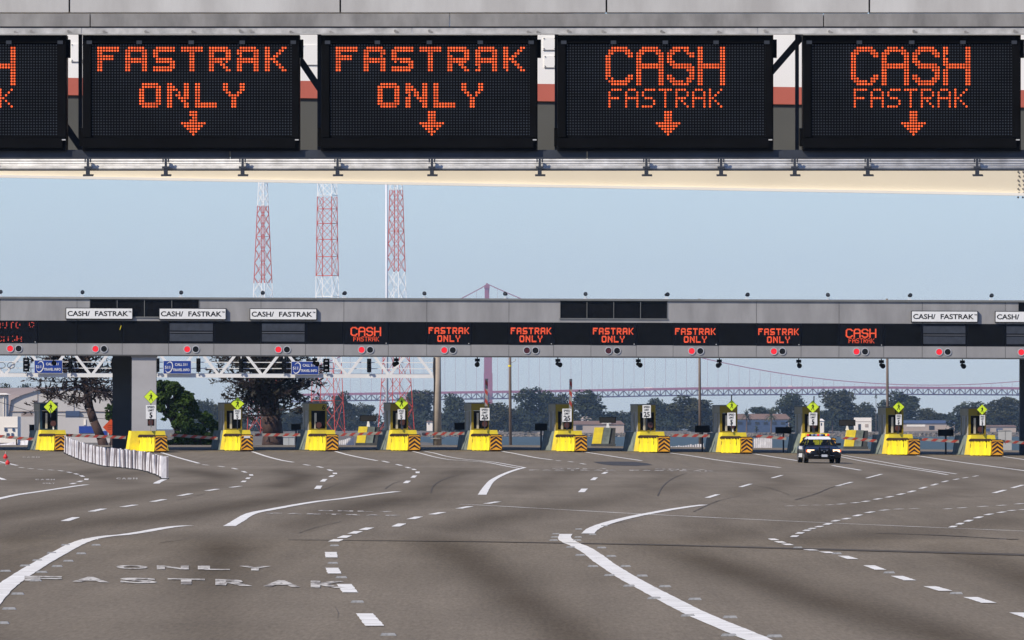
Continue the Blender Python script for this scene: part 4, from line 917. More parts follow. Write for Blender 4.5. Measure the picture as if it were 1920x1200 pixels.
# amber lane signals on short stalks
for i, (x, y, w) in enumerate(((100, 794, 'at the far left of the plaza'), (283, 792, 'under the bright speed sign by the pier'), (598, 797, 'beside the fourth booth from the left'), (755, 792, 'beside the fifth booth from the left'), (909, 795, 'beside the sixth booth from the left'), (1063, 797, 'beside the booth with two roof lamps'),
                               (1220, 797, 'beside the eighth booth from the left'), (1374, 798, 'next left of the police car'), (1527, 798, 'above the police car'), (1683, 803, 'beside the second booth from the right'), (1838, 805, 'beside the rightmost booth'))):
    Y = YI - (1.6 if i == 1 else -4.9); c = P(x, y, Y); z0 = gz1(c.x, Y) + 1.26
    t = thing('lane_signal', 'small brown round lane signal on a stalk ' + w, 'signal', (c.x, Y, z0), group='round lane signals on the islands')
    MB().box(c.x - .04, c.x + .04, Y, Y + .08, z0, c.z - .12).build('stalk', M['camera_white'] if i in (0, 1, 7) else M['steel_dark'], t)
    MB().box(c.x - .20, c.x + .20, Y + .02, Y + .14, c.z - .20, c.z + .20).build('housing', M['booth_dark'], t)
    mb = MB(); mb.tube((c.x, Y + .02, c.z), (c.x, Y - .10, c.z), .15, .17, n=14); mb.build('visor', M['lamp_brown'], t)
for x, y, Y, half, lab, dz in ((95, 763, 638.5, .43, 'lime pedestrian sign on the teal booth at the far left', 2.0), (283, 744, 632.0, .43, 'bright yellow pedestrian sign in front of the grey canopy pier', 1.26), (445.5, 757, 638.5, .41, 'lime pedestrian sign before the big dead pine', 1.3),
                          (753, 756, 638.5, .41, 'lime pedestrian sign before the lattice towers', 1.3), (1372, 760.5, 638.5, .34, 'lime pedestrian sign next left of the police car', 1.3), (1524, 763, 638.5, .385, 'lime pedestrian sign above the police car', 1.3),
                          (1685, 763, 638.5, .36, 'lime pedestrian sign, second from the right', 1.3), (1841.5, 768, 638.5, .33, 'lime pedestrian sign, rightmost of all', 1.3)):
    diamond_sign(x, y, Y, half, lab, gz1((x - CX) / FPX * Y, Y) + dz)
for x, y, w, h, n_, lab in ((283, 772.5, .60, .82, '5', 'sunlit speed limit 5 sign in front of the grey canopy pier'), (445, 777, .42, .58, '5', 'speed limit 5 sign before the big dead pine'), (752.5, 777, .44, .60, '5', 'speed limit 5 sign right of the big dead pine'),
                          (909, 776.5, .56, .75, '25', 'speed limit 25 sign, leftmost of the three'), (1063, 778.5, .56, .78, '25', 'speed limit 25 sign, middle one of the three'), (1212.5, 771.5, .50, .76, '25', 'speed limit 25 sign, rightmost of the three'),
                          (1371.5, 786, .50, .78, '5', 'speed limit 5 sign next left of the police car'), (1524.5, 785.5, .50, .76, '5', 'speed limit 5 sign above the police car'), (1685, 787, .36, .62, '5', 'speed limit 5 sign, second from the right'), (1842, 788, .32, .62, '5', 'speed limit 5 sign, rightmost of all')):
    Y = 631.95 if x == 283 else 638.45
    speed_sign(x, y, Y, w, h, n_, lab, gz1((x - CX) / FPX * Y, Y) + 1.26)
# gate arms with slanted red stripes
def arm(name_lab, p, q, Y, th=.17, group='striped gate arms'):
    a, b = P(p[0], p[1], Y), P(q[0], q[1], Y); d = (b - a); Ln = d.length; u = d / Ln; nrm = Vector((-u.z, 0, u.x)) * th
    t = thing('gate_arm', name_lab, 'gate arm', a, group=group)
    mb = MB(); mb.poly([a, b, b + nrm, a + nrm], (0, .05, 0)); fixn(mb.build('arm', M['arm_white'], t))
    n_ = max(2, int(Ln / .50))
    for k in range(n_):
        s0 = (k + .12) * Ln / n_; s1 = s0 + .45 * Ln / n_; sh = min(.20, Ln - s1)
        mb = MB(); mb.poly([a + u*s0 + Vector((0, -.006, 0)), a + u*s1 + Vector((0, -.006, 0)), a + u*(s1+sh) + nrm + Vector((0, -.006, 0)), a + u*(s0+sh) + nrm + Vector((0, -.006, 0))], (0, .004, 0)); fixn(mb.build('red_stripe', M['arm_red'], t))
    return t
for p, q, w in (((-60, 820), (9, 821), 'cut off by the left edge of the picture'), ((10, 822), (64, 826.5), 'left of the teal booth'), ((122, 818.5), (236, 823), 'before the dark side of the pier'), ((318, 818), (408, 824.5), 'before the green trees'), ((474, 818), (563, 818), 'before the big dead pine'),
                ((636, 818), (717, 814.5), 'before the lattice towers'), ((791, 816.5), (871, 815), 'before the concrete column'), ((1257, 819), (1331, 820), 'right of the eighth booth from the left'), ((1412, 819.5), (1474, 825), 'next left of the police car'),
                ((1577, 823), (1644, 829.5), 'next right of the police car'), ((1724, 826), (1798, 830.5), 'between the two rightmost booths'), ((1880, 830), (1990, 838), 'at the right edge of the picture')):
    arm('lowered red and white gate arm ' + w, p, q, YI + 5.5)
for x, y0, y1, w in ((908, 762, 710, '8'), (1066, 766, 710.5, '9')): arm('raised red and white gate arm, %s of the two' % ('left' if w == '8' else 'right'), (x + 6.2, y0), (x + 7, y1), YI + 3.9, group='striped gate arms')
# gate arm pedestals and dark cabinets beside the booths
for a, b, y0, y1, w in ((55, 70, 797, 809.5, 'left of the teal booth'), (546, 564, 795.5, 806, 'left of the fourth booth'), (852, 872, 793, 806, 'left of the sixth booth'), (1003, 1026, 794.5, 807, 'left of the booth with roof lamps'), (1303, 1331, 798.5, 811, 'right of the eighth booth'),
                        (1454, 1484, 801.5, 813, 'left of the police car'), (1759, 1788, 806, 817.5, 'left of the rightmost booth')):
    Y = YI + 9.0; p, q = P(a, y1, Y), P(b, y0, Y); cx = (p.x + q.x) / 2; z0 = gz1(cx, Y)
    t = thing('dark_display_box', 'black display box on a post ' + w, 'display box', (cx, Y, z0), group='black display boxes beside the booths')
    MB().box(p.x, q.x, Y, Y + .35, p.z, q.z).build('box', M['booth_dark'], t); MB().box(cx - .05, cx + .05, Y + .1, Y + .2, z0, p.z).build('post', M['steel_dark'], t)
    MB().box(p.x - .03, q.x + .03, Y - .05, Y + .38, q.z, q.z + .03).build('hood', M['steel_dark'], t)
# the short islands further back with their dark boards
for x, gy, w in ((667, 838, 'before the lattice towers'), (1109.5, 841, 'left of the eighth booth'), (1583, 846, 'right of the police car')):
    Y = YI + 33; c = P(x, gy - 1, Y); z0 = gz1(c.x, Y) - .02
    t = thing('rear_island', 'low rear island with pale yellow end ' + w, 'traffic island', (c.x, Y, z0), group='rear islands behind the lanes')
    def we(n_, x0, x1, z1, sh, m_, y0=0, y1=2.0, zb=.18): MB().hexa([(x0, y0, zb), (x1, y0, zb), (x1, y1, zb), (x0, y1, zb)], [(x0+sh, y0, z1), (x1+sh, y0, z1), (x1+sh, y1, z1), (x0+sh, y1, z1)]).build(n_, m_, t, off=(0, 0, 0))
    we('yellow_end', .02, .58, 1.20, .17, M['nose_yellow']); we('concrete_block', .585, 1.05, 1.19, .17, M['island_green'], .02); we('dark_block', 1.06, 1.45, 1.17, .05, M['island_base'], .1)
    MB().box(-.02, 1.5, -.02, 2.05, -.05, .178).build('kerb', M['island_base'], t, off=(0, 0, 0))
    b0, b1 = {667: (675, 706), 1109.5: (1124, 1155), 1583: (1573, 1604)}[x]; y0, y1 = {667: (778.5, 790), 1109.5: (782, 793), 1583: (787, 798.5)}[x]
    Y2 = Y + .6; p, q = P(b0, y1, Y2), P(b1, y0, Y2); cx = (p.x + q.x) / 2
    s = thing('dark_board', 'dark rectangular board on a pale post ' + w, 'board', (cx, Y2, z0 + 1.19), group='dark boards on the rear islands')
    MB().box(p.x, q.x, Y2, Y2 + .12, p.z, q.z).build('board', M['booth_dark'], s); MB().box(p.x + .04, q.x - .04, Y2 - .01, Y2, p.z + .04, q.z - .04).build('face', M['rubber'], s)
    mb = MB(); mb.hexa([(cx-.11, Y2, z0+1.19), (cx+.11, Y2, z0+1.19), (cx+.11, Y2+.2, z0+1.19), (cx-.11, Y2+.2, z0+1.19)], [(cx-.05, Y2, p.z), (cx+.05, Y2, p.z), (cx+.05, Y2+.1, p.z), (cx-.05, Y2+.1, p.z)]); mb.build('post', M['sign_white'], s)

# dense curving row of white channelizer posts
row = densify([(121,850),(146,861),(172,869),(198,875),(223,877),(249,880),(271.6,884),(292,890.5),(306,898)], 8)
ln = [0]
for a, b in zip(row[:-1], row[1:]): ln.append(ln[-1] + (b - a).length)
NP = 72; pr = {}
for k in range(NP):
    s = ln[-1] * k / (NP - 1); j = min(max(i for i in range(len(ln)) if ln[i] <= s + 1e-9), len(row) - 2); f = (s - ln[j]) / max(ln[j+1] - ln[j], 1e-9)
    p = row[j].lerp(row[j+1], f); gq = ground(p.x + random.uniform(-.5, .5), p.y + random.uniform(-.35, .35))
    H = .99 * (1.04 - .18 * k / NP) * random.uniform(.975, 1.025); t = thing('channelizer_post', 'white channelizer post in the dense curving row by the left lanes', 'post', gq, rot=(random.uniform(-.03, .03), random.uniform(-.05, .05), random.uniform(-.5, .5)), group='white channelizer posts in the curving row')
    key = (k % 5)
    if key not in pr:
        mb = MB(); r = .048 + .007 * key
        mb.path([(0, 0, .05), (0, 0, .5), (random.uniform(-.015, .015), 0, 1.0)], [r, r * .97, r * .92], 8)
        a = mb.build('post_body', M['post_grey' if key in (1, 3) else 'post_white'], t, off=(0, 0, 0)); mb = MB(); mb.tube((0, 0, 0), (0, 0, .05), .10, .08, 8); b = mb.build('base', M['rubber'], t, off=(0, 0, 0)); pr[key] = (a, b)
    else: a, b = share('post_body', pr[key][0], t), share('base', pr[key][1], t)
    a.scale = (1, 1, H)
gq = ground(309, 898.5); t = thing('end_panel', 'broad white end marker closing the curving post row', 'post', gq, rot=(0, 0, .1))
MB().box(-.13, .13, -.03, .03, .04, .88).build('panel', M['post_white'], t, off=(0, 0, 0)); MB().box(-.16, .16, -.12, .12, 0, .04).build('base', M['rubber'], t, off=(0, 0, 0))
MB().box(.06, .12, -.036, -.03, .06, .86).build('grey_edge', M['post_grey'], t, off=(0, 0, 0))

# ================================================================== BEHIND THE CANOPY
YT = 668.0
tr = thing('truss_gantry', 'white tubular truss gantry behind the left of the canopy', 'gantry', P(820, 838, YT))
def tpart(n_, p, q, w, m_='truss_white', h=None): mb = MB(); mb.bar(P(*p, YT), P(*q, YT), w, h); return mb.build(n_, M[m_], tr)
tpart('bottom_chord', (-260, 702.5), (815, 705.5), .20, h=.24); tpart('top_chord', (-260, 652), (815, 655), .18, h=.2)
MB().bar(P(-260, 700.5, YT + 1.4), P(815, 703.5, YT + 1.4), .18, .16).build('rear_chord', M['truss_white'], tr)
ap = [-152, -72, 8, 90, 171, 251, 331, 411, 492, 571, 651, 730, 812]
for i, x in enumerate(ap):
    for sgn in (-1, 1):
        if x + sgn * 40 < 815: tpart('diagonal', (x + sgn * 2, 702), (x + sgn * 39, 654), .17)
for yy in (679, 690.5): tpart('rail', (-260, yy - 1), (812, yy + 1), .05)
for i, x in enumerate((49, 132, 213, 295, 372, 452, 532, 612, 692)):
    c = P(x, 686, YT - .25); tb = thing('truss_signal', 'black three lamp traffic signal on the truss, %s from the left' % ORD[i], 'traffic light', P(x, 703, YT - .25), group='traffic lights on the white truss')
    w = .19 if x in (49, 612) else .13; cz = P(x, 684 + x * .002, YT).z
    MB().box(c.x - w, c.x + w, c.y, c.y + .2, cz - .43, cz + .43).build('housing', M['black_matte'], tb)
    for k in (-.28, 0, .28):
        mb = MB(); mb.tube((c.x, c.y, cz + k), (c.x, c.y - .14, cz + k - .02), .10, .10, n=10); mb.build('visor', M['signal_off'], tb)
        if x in (49, 612): MB().box(c.x - .08, c.x + .08, c.y - .145, c.y - .14, cz + k - .03, cz + k + .02).build('glint', M['plate'], tb)
    MB().bar((c.x, c.y + .1, P(x, 703, YT).z), (c.x, c.y + .1, cz + .7), .06).build('stem', M['truss_white'], tb)
for i, (x0, x1, y0, y1) in enumerate(((64, 117, 675, 700), (306, 358.5, 676, 701), (546, 597.5, 677.5, 702.5))):
    c = P((x0 + x1) / 2, y1, YT - .35); t = thing('travel_info_sign', 'blue CALL 511 TRAVEL INFO sign on the truss, %s of three' % ('leftmost', 'middle', 'rightmost')[i], 'sign', c, group='blue travel info signs')
    Yb = YT - .35; MB().pbox(x0, x1, y0, y1, Yb, .05).build('border', M['sign_white'], t); MB().pbox(x0 + .7, x1 - .7, y0 + .7, y1 - .7, Yb - .008, .006).build('plate', M['sign_blue'], t)
    def tx(s_, a, b, y_0, y_1, nm='lettering'): mb = MB(); p, q = P(a, y_1, Yb), P(b, y_0, Yb); text_on(mb, s_, p.x, q.x, p.z, q.z, Yb - .016); return mb.build(nm, M['sign_white'], t)
    w = x1 - x0; tx('CALL 511', x0 + w*.42, x1 - w*.14, y0 + 5, y0 + 10); tx('TRAVEL INFO', x0 + w*.34, x1 - w*.06, y0 + 15, y0 + 20); tx('511 '.strip(), x0 + w*.06, x0 + w*.25, y0 + 10, y0 + 15.5, 'logo_number')
    mb = MB(); n = 28; cc = P(x0 + w*.20, (y0 + y1) / 2, Yb); k0 = len(mb.v)
    for j in range(n + 1):
        a_ = math.radians(-150 + 290 * j / n); th = .02 + .07 * math.sin(math.pi * j / n)
        for r in (0, 1): mb.v.append((cc.x + (.20 + r*th*.6) * math.cos(a_) + .06*math.sin(a_), Yb - .017, cc.z + (.30 + r*th) * math.sin(a_)))
    mb.f += [(2*j, 2*j+2, 2*j+3, 2*j+1) for j in range(n)]; fixn(mb.build('logo_ring', M['sign_white'], t))
for x, k in ((3, 0), (21, 1)):
    mb = MB(); c = P(x, 685, YT - .2); n = 16
    for j in range(n): mb.bar(c + Vector((.23*math.cos(2*math.pi*j/n), 0, .19*math.sin(2*math.pi*j/n))), c + Vector((.23*math.cos(2*math.pi*(j+1)/n), 0, .19*math.sin(2*math.pi*(j+1)/n))), .035)
    mb.build('cable_coil', M['wire'], tr)
# the truss stands on a tapering concrete column
c = P(820, 838, YT); t = thing('concrete_column', 'tan concrete column holding the right end of the white truss', 'column', Vector((c.x, YT, gz1(c.x, YT) - .05)))
z0 = gz1(c.x, YT) - .05; mb = MB(); mb.tube((c.x, YT + .1, z0), (c.x, YT + .1, P(820, 640, YT).z), .27, .21, n=16); mb.build('shaft', M['pole_concrete'], t, smooth=True)
MB().tube((c.x, YT + .1, P(820, 822, YT).z - .03), (c.x, YT + .1, P(820, 822, YT).z + .03), .42, .42, 16).build('collar', M['galv'], t)
mb = MB(); mb.path([P(814, 670, YT - .1), P(813.5, 690, YT - .1), P(814.5, 715, YT - .1), P(813, 760, YT - .1), P(813, 838, YT - .1)], [.05, .07, .04, .03, .03], 6); mb.build('cable', M['wire'], t)
# poles
for px, top, Y, r, m_, nm, lab in ((955.5, 560, 700, .09, 'pole_wood', 'utility_pole', 'slim wooden pole with lamp arm beneath the bridge tower'), (1311, 560, 705, .085, 'pole_wood', 'utility_pole', 'slim wooden pole in the middle right'),
                             (1663, 560, 705, .085, 'pole_wood', 'utility_pole', 'slim wooden pole behind booth thirteen'), (724.5, 300, 960, .115, 'pole_white', 'white_mast', 'tall smooth white mast beside the right lattice tower')):
    p = P(px, 800, Y); z0 = float(gz(p.x, min(Y, 900))) if Y < 900 else CAMZ - 2.1
    z0 = max(z0, CAMZ - 3.2); t = thing(nm, lab, 'pole', (p.x, Y, z0 - .3)); ztop = P(px, top, Y).z
    mb = MB(); mb.tube((p.x + .06, Y, z0 - .3), (p.x, Y, ztop), r * 1.15, r * .85, n=10); mb.build('shaft', M[m_], t, smooth=True)
    if px == 955.5:
        mb = MB(); mb.path([P(956, 684, Y), P(960, 679, Y), P(966, 677, Y), P(967, 672, Y)], [.03, .025, .025, .02], 6); mb.build('lamp_arm', M['galv_light'], t)
        MB().tube(P(955.8, 687.5, Y), P(955.8, 684.5, Y), .115, .115, 10).build('yellow_band', M['nose_yellow'], t)
    elif Y < 900: MB().tube(P(px, 572, Y), P(px, 566, Y), .12, .12, 8).build('pole_cap', M['galv'], t)
    else: MB().tube(P(px, 812, Y), P(px, 800, Y), .26, .2, 12).build('base', M['galv_light'], t)

# white picket barriers, low rails and cabinets beyond the lanes
def picket(label, x0, x1, yt0, yt1, yb0, yb1, n, Y=672, w=.10):
    a = P(x0, yb0, Y); zg = gz1(a.x, Y); t = thing('picket_barrier', label, 'barrier', (a.x, Y, zg), group='white picket barriers beyond the lanes'); po = None
    for k in range(n):
        f = k / max(n - 1, 1); x = x0 + (x1 - x0) * f; b = P(x, yb0 + (yb1 - yb0) * f, Y); q = P(x, yt0 + (yt1 - yt0) * f, Y); b.z = min(b.z, zg + .02)
        MB().box(b.x - w/2, b.x + w/2, Y, Y + .06, b.z - .05, q.z + random.uniform(-.03, .03)).build('picket', M['post_white'], t)
    p, q = P(x0, (yt0 * .6 + yb0 * .4), Y), P(x1, (yt1 * .6 + yb1 * .4), Y); MB().bar(p + Vector((0, .09, 0)), q + Vector((0, .09, 0)), .04, .05).build('rail', M['galv'], t)
picket('white picket barrier right of the fourth lane attenuator', 637, 662, 826, 820, 842, 842, 8)
picket('low white picket row right of the eighth booth', 1259, 1318, 837, 832, 845, 842, 14)
picket('tall white picket barrier left of the police car', 1415, 1446, 822, 818, 847, 846, 9, w=.11)
picket('low white picket row before the big dead pine', 476, 530, 836.5, 836, 843, 843, 16, w=.07)
picket('low white picket row under the green trees', 340, 379, 839, 838.5, 843, 843, 10, w=.07)
def cabinet(label, x0, x1, y0, y1, Y, m_='cabinet', dep=.8, zb=None):
    a, b = P(x0, y1, Y), P(x1, y0, Y); z0 = gz1(a.x, Y) if Y < 690 else CAMZ - 2.2
    t = thing('utility_cabinet', label, 'cabinet', ((a.x + b.x) / 2, Y, z0)); z0 = min(z0, a.z)
    MB().box(a.x, b.x, Y, Y + dep, z0, b.z - .05).build('body', M[m_], t); MB().box(a.x - .04, b.x + .04, Y - .04, Y + dep, b.z - .05, b.z).build('lid', M['galv_light'], t)
    MB().box((a.x + b.x) / 2 - .01, (a.x + b.x) / 2 + .01, Y - .006, Y, a.z + .1, b.z - .1).build('door_gap', M['steel_dark'], t)
cabinet('pale utility cabinet before the right pier', 1873, 1897, 806, 836, 676); cabinet('pale cabinet with white side behind the dead pine', 531, 552, 818, 840, 720)
# curving white wall and orange sign on the left
t = thing('work_sign', 'orange diamond road work sign left of the pier', 'sign', P(207, 842, 655)); c = P(208, 801, 655)
MB().poly([(c.x - .5, c.y, c.z), (c.x, c.y, c.z - .5), (c.x + .5, c.y, c.z), (c.x, c.y, c.z + .5)], (0, .02, 0)).build('plate', M['orange_sign'], t)
MB().bar((c.x - .05, c.y + .05, gz1(c.x, 655)), (c.x, c.y + .05, c.z + .2), .05).build('post', M['pole_wood'], t)
mb = MB()
for z, w in ((.12, .42), (0, .5), (-.12, .36)): mb.box(c.x - w/2, c.x + w/2, c.y - .006, c.y - .001, c.z + z - .02, c.z + z + .02)
for k, z in enumerate((.12, 0, -.12)): MB().box(c.x - .2, c.x + .2, c.y - .004, c.y - .001, c.z + z - .012, c.z + z + .012).build('faded_line', M['lamp_brown'], t)
t = thing('white_barrier', 'curved white plastic barrier at the left edge behind the lanes', 'barrier', P(30, 845, 690))
pts = densify([(-60, 838), (0, 833), (30, 828), (66, 823)], 6); k_ = 0
for a, b in zip(pts[:-1], pts[1:]):
    p, q = P(a.x, a.y, 690), P(b.x, b.y, 690); zb = CAMZ - 1.45
    MB().hexa([(p.x, 690, zb), (q.x, 690, zb), (q.x, 690.5, zb), (p.x, 690.5, zb)], [(p.x, 690.1, p.z), (q.x, 690.1, q.z), (q.x, 690.4, q.z), (p.x, 690.4, p.z)]).build('segment', M['post_white'], t)
MB().box(P(31, 0, 690).x - .04, P(31, 0, 690).x + .04, 689.9, 690, CAMZ - 1.45, P(31, 822, 690).z).build('stake', M['rust'], t)
# red beacon stand at the left edge
gq = ground(11, 874); t = thing('red_beacon', 'red warning beacon pair on a thin stand at the left edge', 'beacon', gq)
MB().bar(gq, gq + Vector((-.02, 0, .75)), .025).build('stand', M['galv_light'], t)
for dx, z in ((-.02, .48), (.09, .18)):
    mb = MB(); c = gq + Vector((dx, -.02, z)); mb.tube(c - Vector((0, 0, .10)), c, .10, .12, 10); mb.tube(c, c + Vector((0, 0, .15)), .12, .03, 10); mb.build('beacon_shell', M['beacon_red'], t)
MB().bar(gq + Vector((-.35, 0, .12)), gq + Vector((.1, 0, .14)), .025).build('foot', M['galv_light'], t)

# ---- lattice towers
YL = 1100.0
def tower(label, cx, prof, rot, edges, nb):
    """prof: rows and half widths; four legs turned by rot, X bracing bay by bay"""
    zb = CAMZ - 2.3; base = P(cx, 800, YL); base.z = zb; t = thing('lattice_tower', label, 'tower', base, group='red and white lattice towers'); m_ = band_mat('tower_paint', edges)
    rows = [p[0] for p in prof]; hws = [p[1] for p in prof]; ytop, ybot = rows[0], rows[-1]
    def corner(k, row):
        hw = float(np.interp(row, rows, hws)) / FPX * YL; a = rot + k * math.pi / 2; return Vector((base.x + hw * math.cos(a), YL + hw * math.sin(a), P(0, row, YL).z))
    lev = [ybot]; 
    while lev[-1] > ytop: lev.append(lev[-1] - (nb * (0.80 + 1.1 * max(0, lev[-1] - 400) / 412)))
    for k in range(4):
        mb = MB()
        for a, b in zip(lev[:-1], lev[1:]): mb.bar(corner(k, a), corner(k, b), .075)
        mb.build('leg', m_, t)
        mb = MB()
        for j, (a, b) in enumerate(zip(lev[:-1], lev[1:])):
            mb.bar(corner(k, a), corner((k+1) % 4, b), .034); mb.bar(corner((k+1) % 4, a), corner(k, b), .034)
            if rot > .3 or j % 5 == 0: mb.bar(corner(k, b), corner((k+1) % 4, b), .05)
        tag(mb.build('face_bracing', m_, t), kind='stuff')
def zrow(r): return P(0, r, YL).z - (CAMZ - 2.3)
tower('slim lattice tower on the left of the three', 493, [(250, 5), (345, 8.5), (560, 18.5), (668, 23), (812, 30)], math.radians(10), [zrow(690), zrow(531), zrow(389)], 24)
tower('broad lattice tower with square bays in the middle of the three', 613.5, [(250, 17), (345, 19.5), (560, 23.5), (668, 28), (812, 36)], math.radians(24), [zrow(680), zrow(518), zrow(371)], 32)
tower('lattice tower on the right of the three beside the white mast', 743, [(250, 9), (345, 12), (560, 19), (668, 25), (812, 35)], math.radians(14), [zrow(640), zrow(512), zrow(360)], 25)

# ---- suspension bridge far across the bay
YB = 15500.0
br = thing('suspension_bridge', 'distant orange red suspension bridge with one tall tower', 'bridge', P(913, 812, YB))
def bpart(n_, segs, w, h=None):
    mb = MB()
    for a, b in segs: mb.bar(P(a[0], a[1], YB), P(b[0], b[1], YB), w, h)
    return mb.build(n_, M['bridge_hazed_orange'], br)
def deckrow(x): return float(np.interp(x, [200, 640, 1000, 1300, 1600, 1900, 2700], [746, 737.5, 732.5, 727, 725, 726.5, 745]))
mb = MB()
for x0, x1, y0, y1 in ((907, 917.5, 700, 820), (907.6, 917, 640, 700), (908.2, 916.6, 580, 640), (908.8, 916, 541, 580)): mb.pbox(x0, x1, y0, y1, YB, 12)
mb.build('tower_leg', M['bridge_hazed_orange'], br)
mb = MB()
for x0, x1, y0, y1 in ((914.5, 923.5, 700, 820), (914, 922.5, 640, 700), (912.5, 921, 580, 640), (909.6, 917.4, 541, 580)): mb.pbox(x0, x1, y0, y1, YB + 27, 12)
mb.build('tower_leg', M['bridge_hazed_orange'], br)
mb = MB(); mb.pbox(908, 918, 534.5, 541, YB - 1, 42); mb.pbox(911, 914.5, 531, 534.5, YB + 4, 8); mb.build('tower_saddle', M['bridge_hazed_orange'], br)
def cable(x):
    if x >= 913: t = (1750 - x) / 837; return 727 - 5 - 190 * t * t
    t = (x - 470) / 443; return 737 - (737 - 534) * t + 26 * 4 * t * (1 - t) * .35
xs = list(range(470, 2590, 12)); 
for dy in (0, 27):
    mb = MB()
    for a, b in zip(xs[:-1], xs[1:]):
        if cable(a) > deckrow(a) + 2 or cable(b) > deckrow(b) + 2: continue
        p, q = P(a, cable(a), YB), P(b, cable(b), YB); p.y += dy; q.y += dy; mb.bar(p, q, 1.0)
    mb.build('main_cable', M['bridge_hazed_orange'], br)
hx = [913 + k * 19.7 for k in range(-22, 84)]
for x in hx:
    if cable(x) < deckrow(x) - 3 and abs(x - 913) > 8: bpart('suspender', [((x, cable(x)), (x, deckrow(x)))], .30)
dx = [470 + k * 9.85 for k in range(215)]
for a, b in zip(dx[0::12], dx[12::12]):
    n_ = 4; bpart('deck_edge', [((a + (b-a)*k/n_, deckrow(a + (b-a)*k/n_) + 1.5), (a + (b-a)*(k+1)/n_, deckrow(a + (b-a)*(k+1)/n_) + 1.5)) for k in range(n_)], 26, 3.4)
    bpart('bottom_chord', [((a + (b-a)*k/n_, deckrow(a + (b-a)*k/n_) + 14), (a + (b-a)*(k+1)/n_, deckrow(a + (b-a)*(k+1)/n_) + 14)) for k in range(n_)], 1.9)
for k in range(len(dx) - 1):
    a, b = dx[k], dx[k+1]; up = k % 2 == 0
    o = bpart('truss_web', [((a, deckrow(a) + (13.6 if up else 3)), (b, deckrow(b) + (3 if up else 13.6))), ((a, deckrow(a) + 3), (a, deckrow(a) + 13.6))], 1.25)
for x, w in ((1216, 16), (1443, 4), (1482, 8)):
    a = P(x, deckrow(x), YB - 8); t = thing('bridge_truck', {1216: 'long white lorry crossing the far bridge deck, leftmost', 1443: 'tiny pale vehicle on the far bridge deck', 1482: 'pale van on the far bridge deck, rightmost'}[x], 'vehicle', a)
    MB().pbox(x - w/2, x + w/2 - .8, deckrow(x) - 2.6, deckrow(x) - .4, YB - 8, 4).build('cargo_box', M['far_white'], t); MB().pbox(x + w/2 - .7, x + w/2 + .6, deckrow(x) - 1.9, deckrow(x) - .4, YB - 8, 4).build('cab', M['far_wall'], t)
for i, x in enumerate((1123, 1183, 1243, 1303, 1363, 1423)):
    a = P(x, deckrow(x), YB - 12); t = thing('bridge_lamp', 'thin lamp post on the far bridge deck, %s from the left' % ORD[i], 'lamp post', a, group='lamp posts on the far bridge')
    MB().bar(a, P(x, deckrow(x) - 9, YB - 12), .35).build('post', M['trunk_far'], t); MB().bar(P(x, deckrow(x) - 9, YB - 12), P(x + 2, deckrow(x) - 9.3, YB - 12), .3).build('arm', M['trunk_far'], t)

# ================================================================== TREES
def leafcloud(blobs, n, size, flat=.5, seed=0):
    r = np.random.default_rng(seed); vol = np.array([b[3]*b[4]*b[5] for b in blobs]) ** .75; pick = r.choice(len(blobs), n, p=vol / vol.sum())
    B = np.array(blobs)[pick]; d = r.normal(size=(n, 3)); d /= np.linalg.norm(d, axis=1)[:, None]; rad = r.uniform(0.35, 1.08, n) ** .55
    c = B[:, :3] + d * rad[:, None] * B[:, 3:6]
    a = r.normal(size=(n, 3)); a[:, 2] *= flat; a /= np.linalg.norm(a, axis=1)[:, None]
    b = np.cross(a, d + r.normal(size=(n, 3)) * .6); b /= np.linalg.norm(b, axis=1)[:, None]
    s = size * r.uniform(.5, 1.3, n)[:, None]
    v = np.stack([c - a*s, c + b*s*.55, c + a*s, c - b*s*.55], 1).reshape(-1, 3)
    mb = MB(); mb.v = v.tolist(); mb.f = [(4*i, 4*i+1, 4*i+2, 4*i+3) for i in range(n)]; return mb
def make_tree_protos():
    out = []
    for v in range(6):
        r = random.Random(40 + v); blobs = []
        for k in range(17):
            a = r.uniform(0, 6.28); rr = r.uniform(.05, .42); z = r.uniform(.22, .86); sc = r.uniform(.12, .21) * (1.1 if z < .75 else .85)
            blobs.append((rr * math.cos(a) * (1.15 - z*.45), rr * math.sin(a), z, sc * 1.15, sc * 1.15, sc * .78))
        blobs.append((0, 0, .55, .24, .24, .26)); blobs.append((r.uniform(-.1, .1), 0, .22, .30, .28, .16))
        lm = leafcloud(blobs, 4600, .036, seed=v); tm = MB(); tm.path([(0, 0, -.03), (.01, 0, .25), (r.uniform(-.05, .05), 0, .5)], [.022, .018, .012], 6)
        for b in blobs[:8]: tm.path([(0, 0, r.uniform(.2, .4)), (b[0]*.5, b[1]*.5, (b[2] + .35) / 2), (b[0], b[1], b[2])], [.011, .008, .004], 4)
        out.append((lm, tm))
    return out
TP = make_tree_protos(); built = {}
def far_tree(name, label, px, top, wpx, Y, v, m_, group, base=813):
    p = P(px, base, Y); h = (base - top) / FPX * Y; w = wpx / FPX * Y
    t = thing(name, label, 'tree', (p.x, Y, p.z), rot=(0, 0, random.uniform(0, 6.28)), group=group); t.scale = (w * 1.16, w * 1.16, h)
    key = (v, m_)
    if key not in built:
        c = TP[v][0].build('crown', M[m_], t, off=(0, 0, 0)); k = TP[v][1].build('trunk', M['trunk_far'], t, off=(0, 0, 0)); built[key] = (c, k)
    else: share('crown', built[key][0], t); share('trunk', built[key][1], t)
    return t
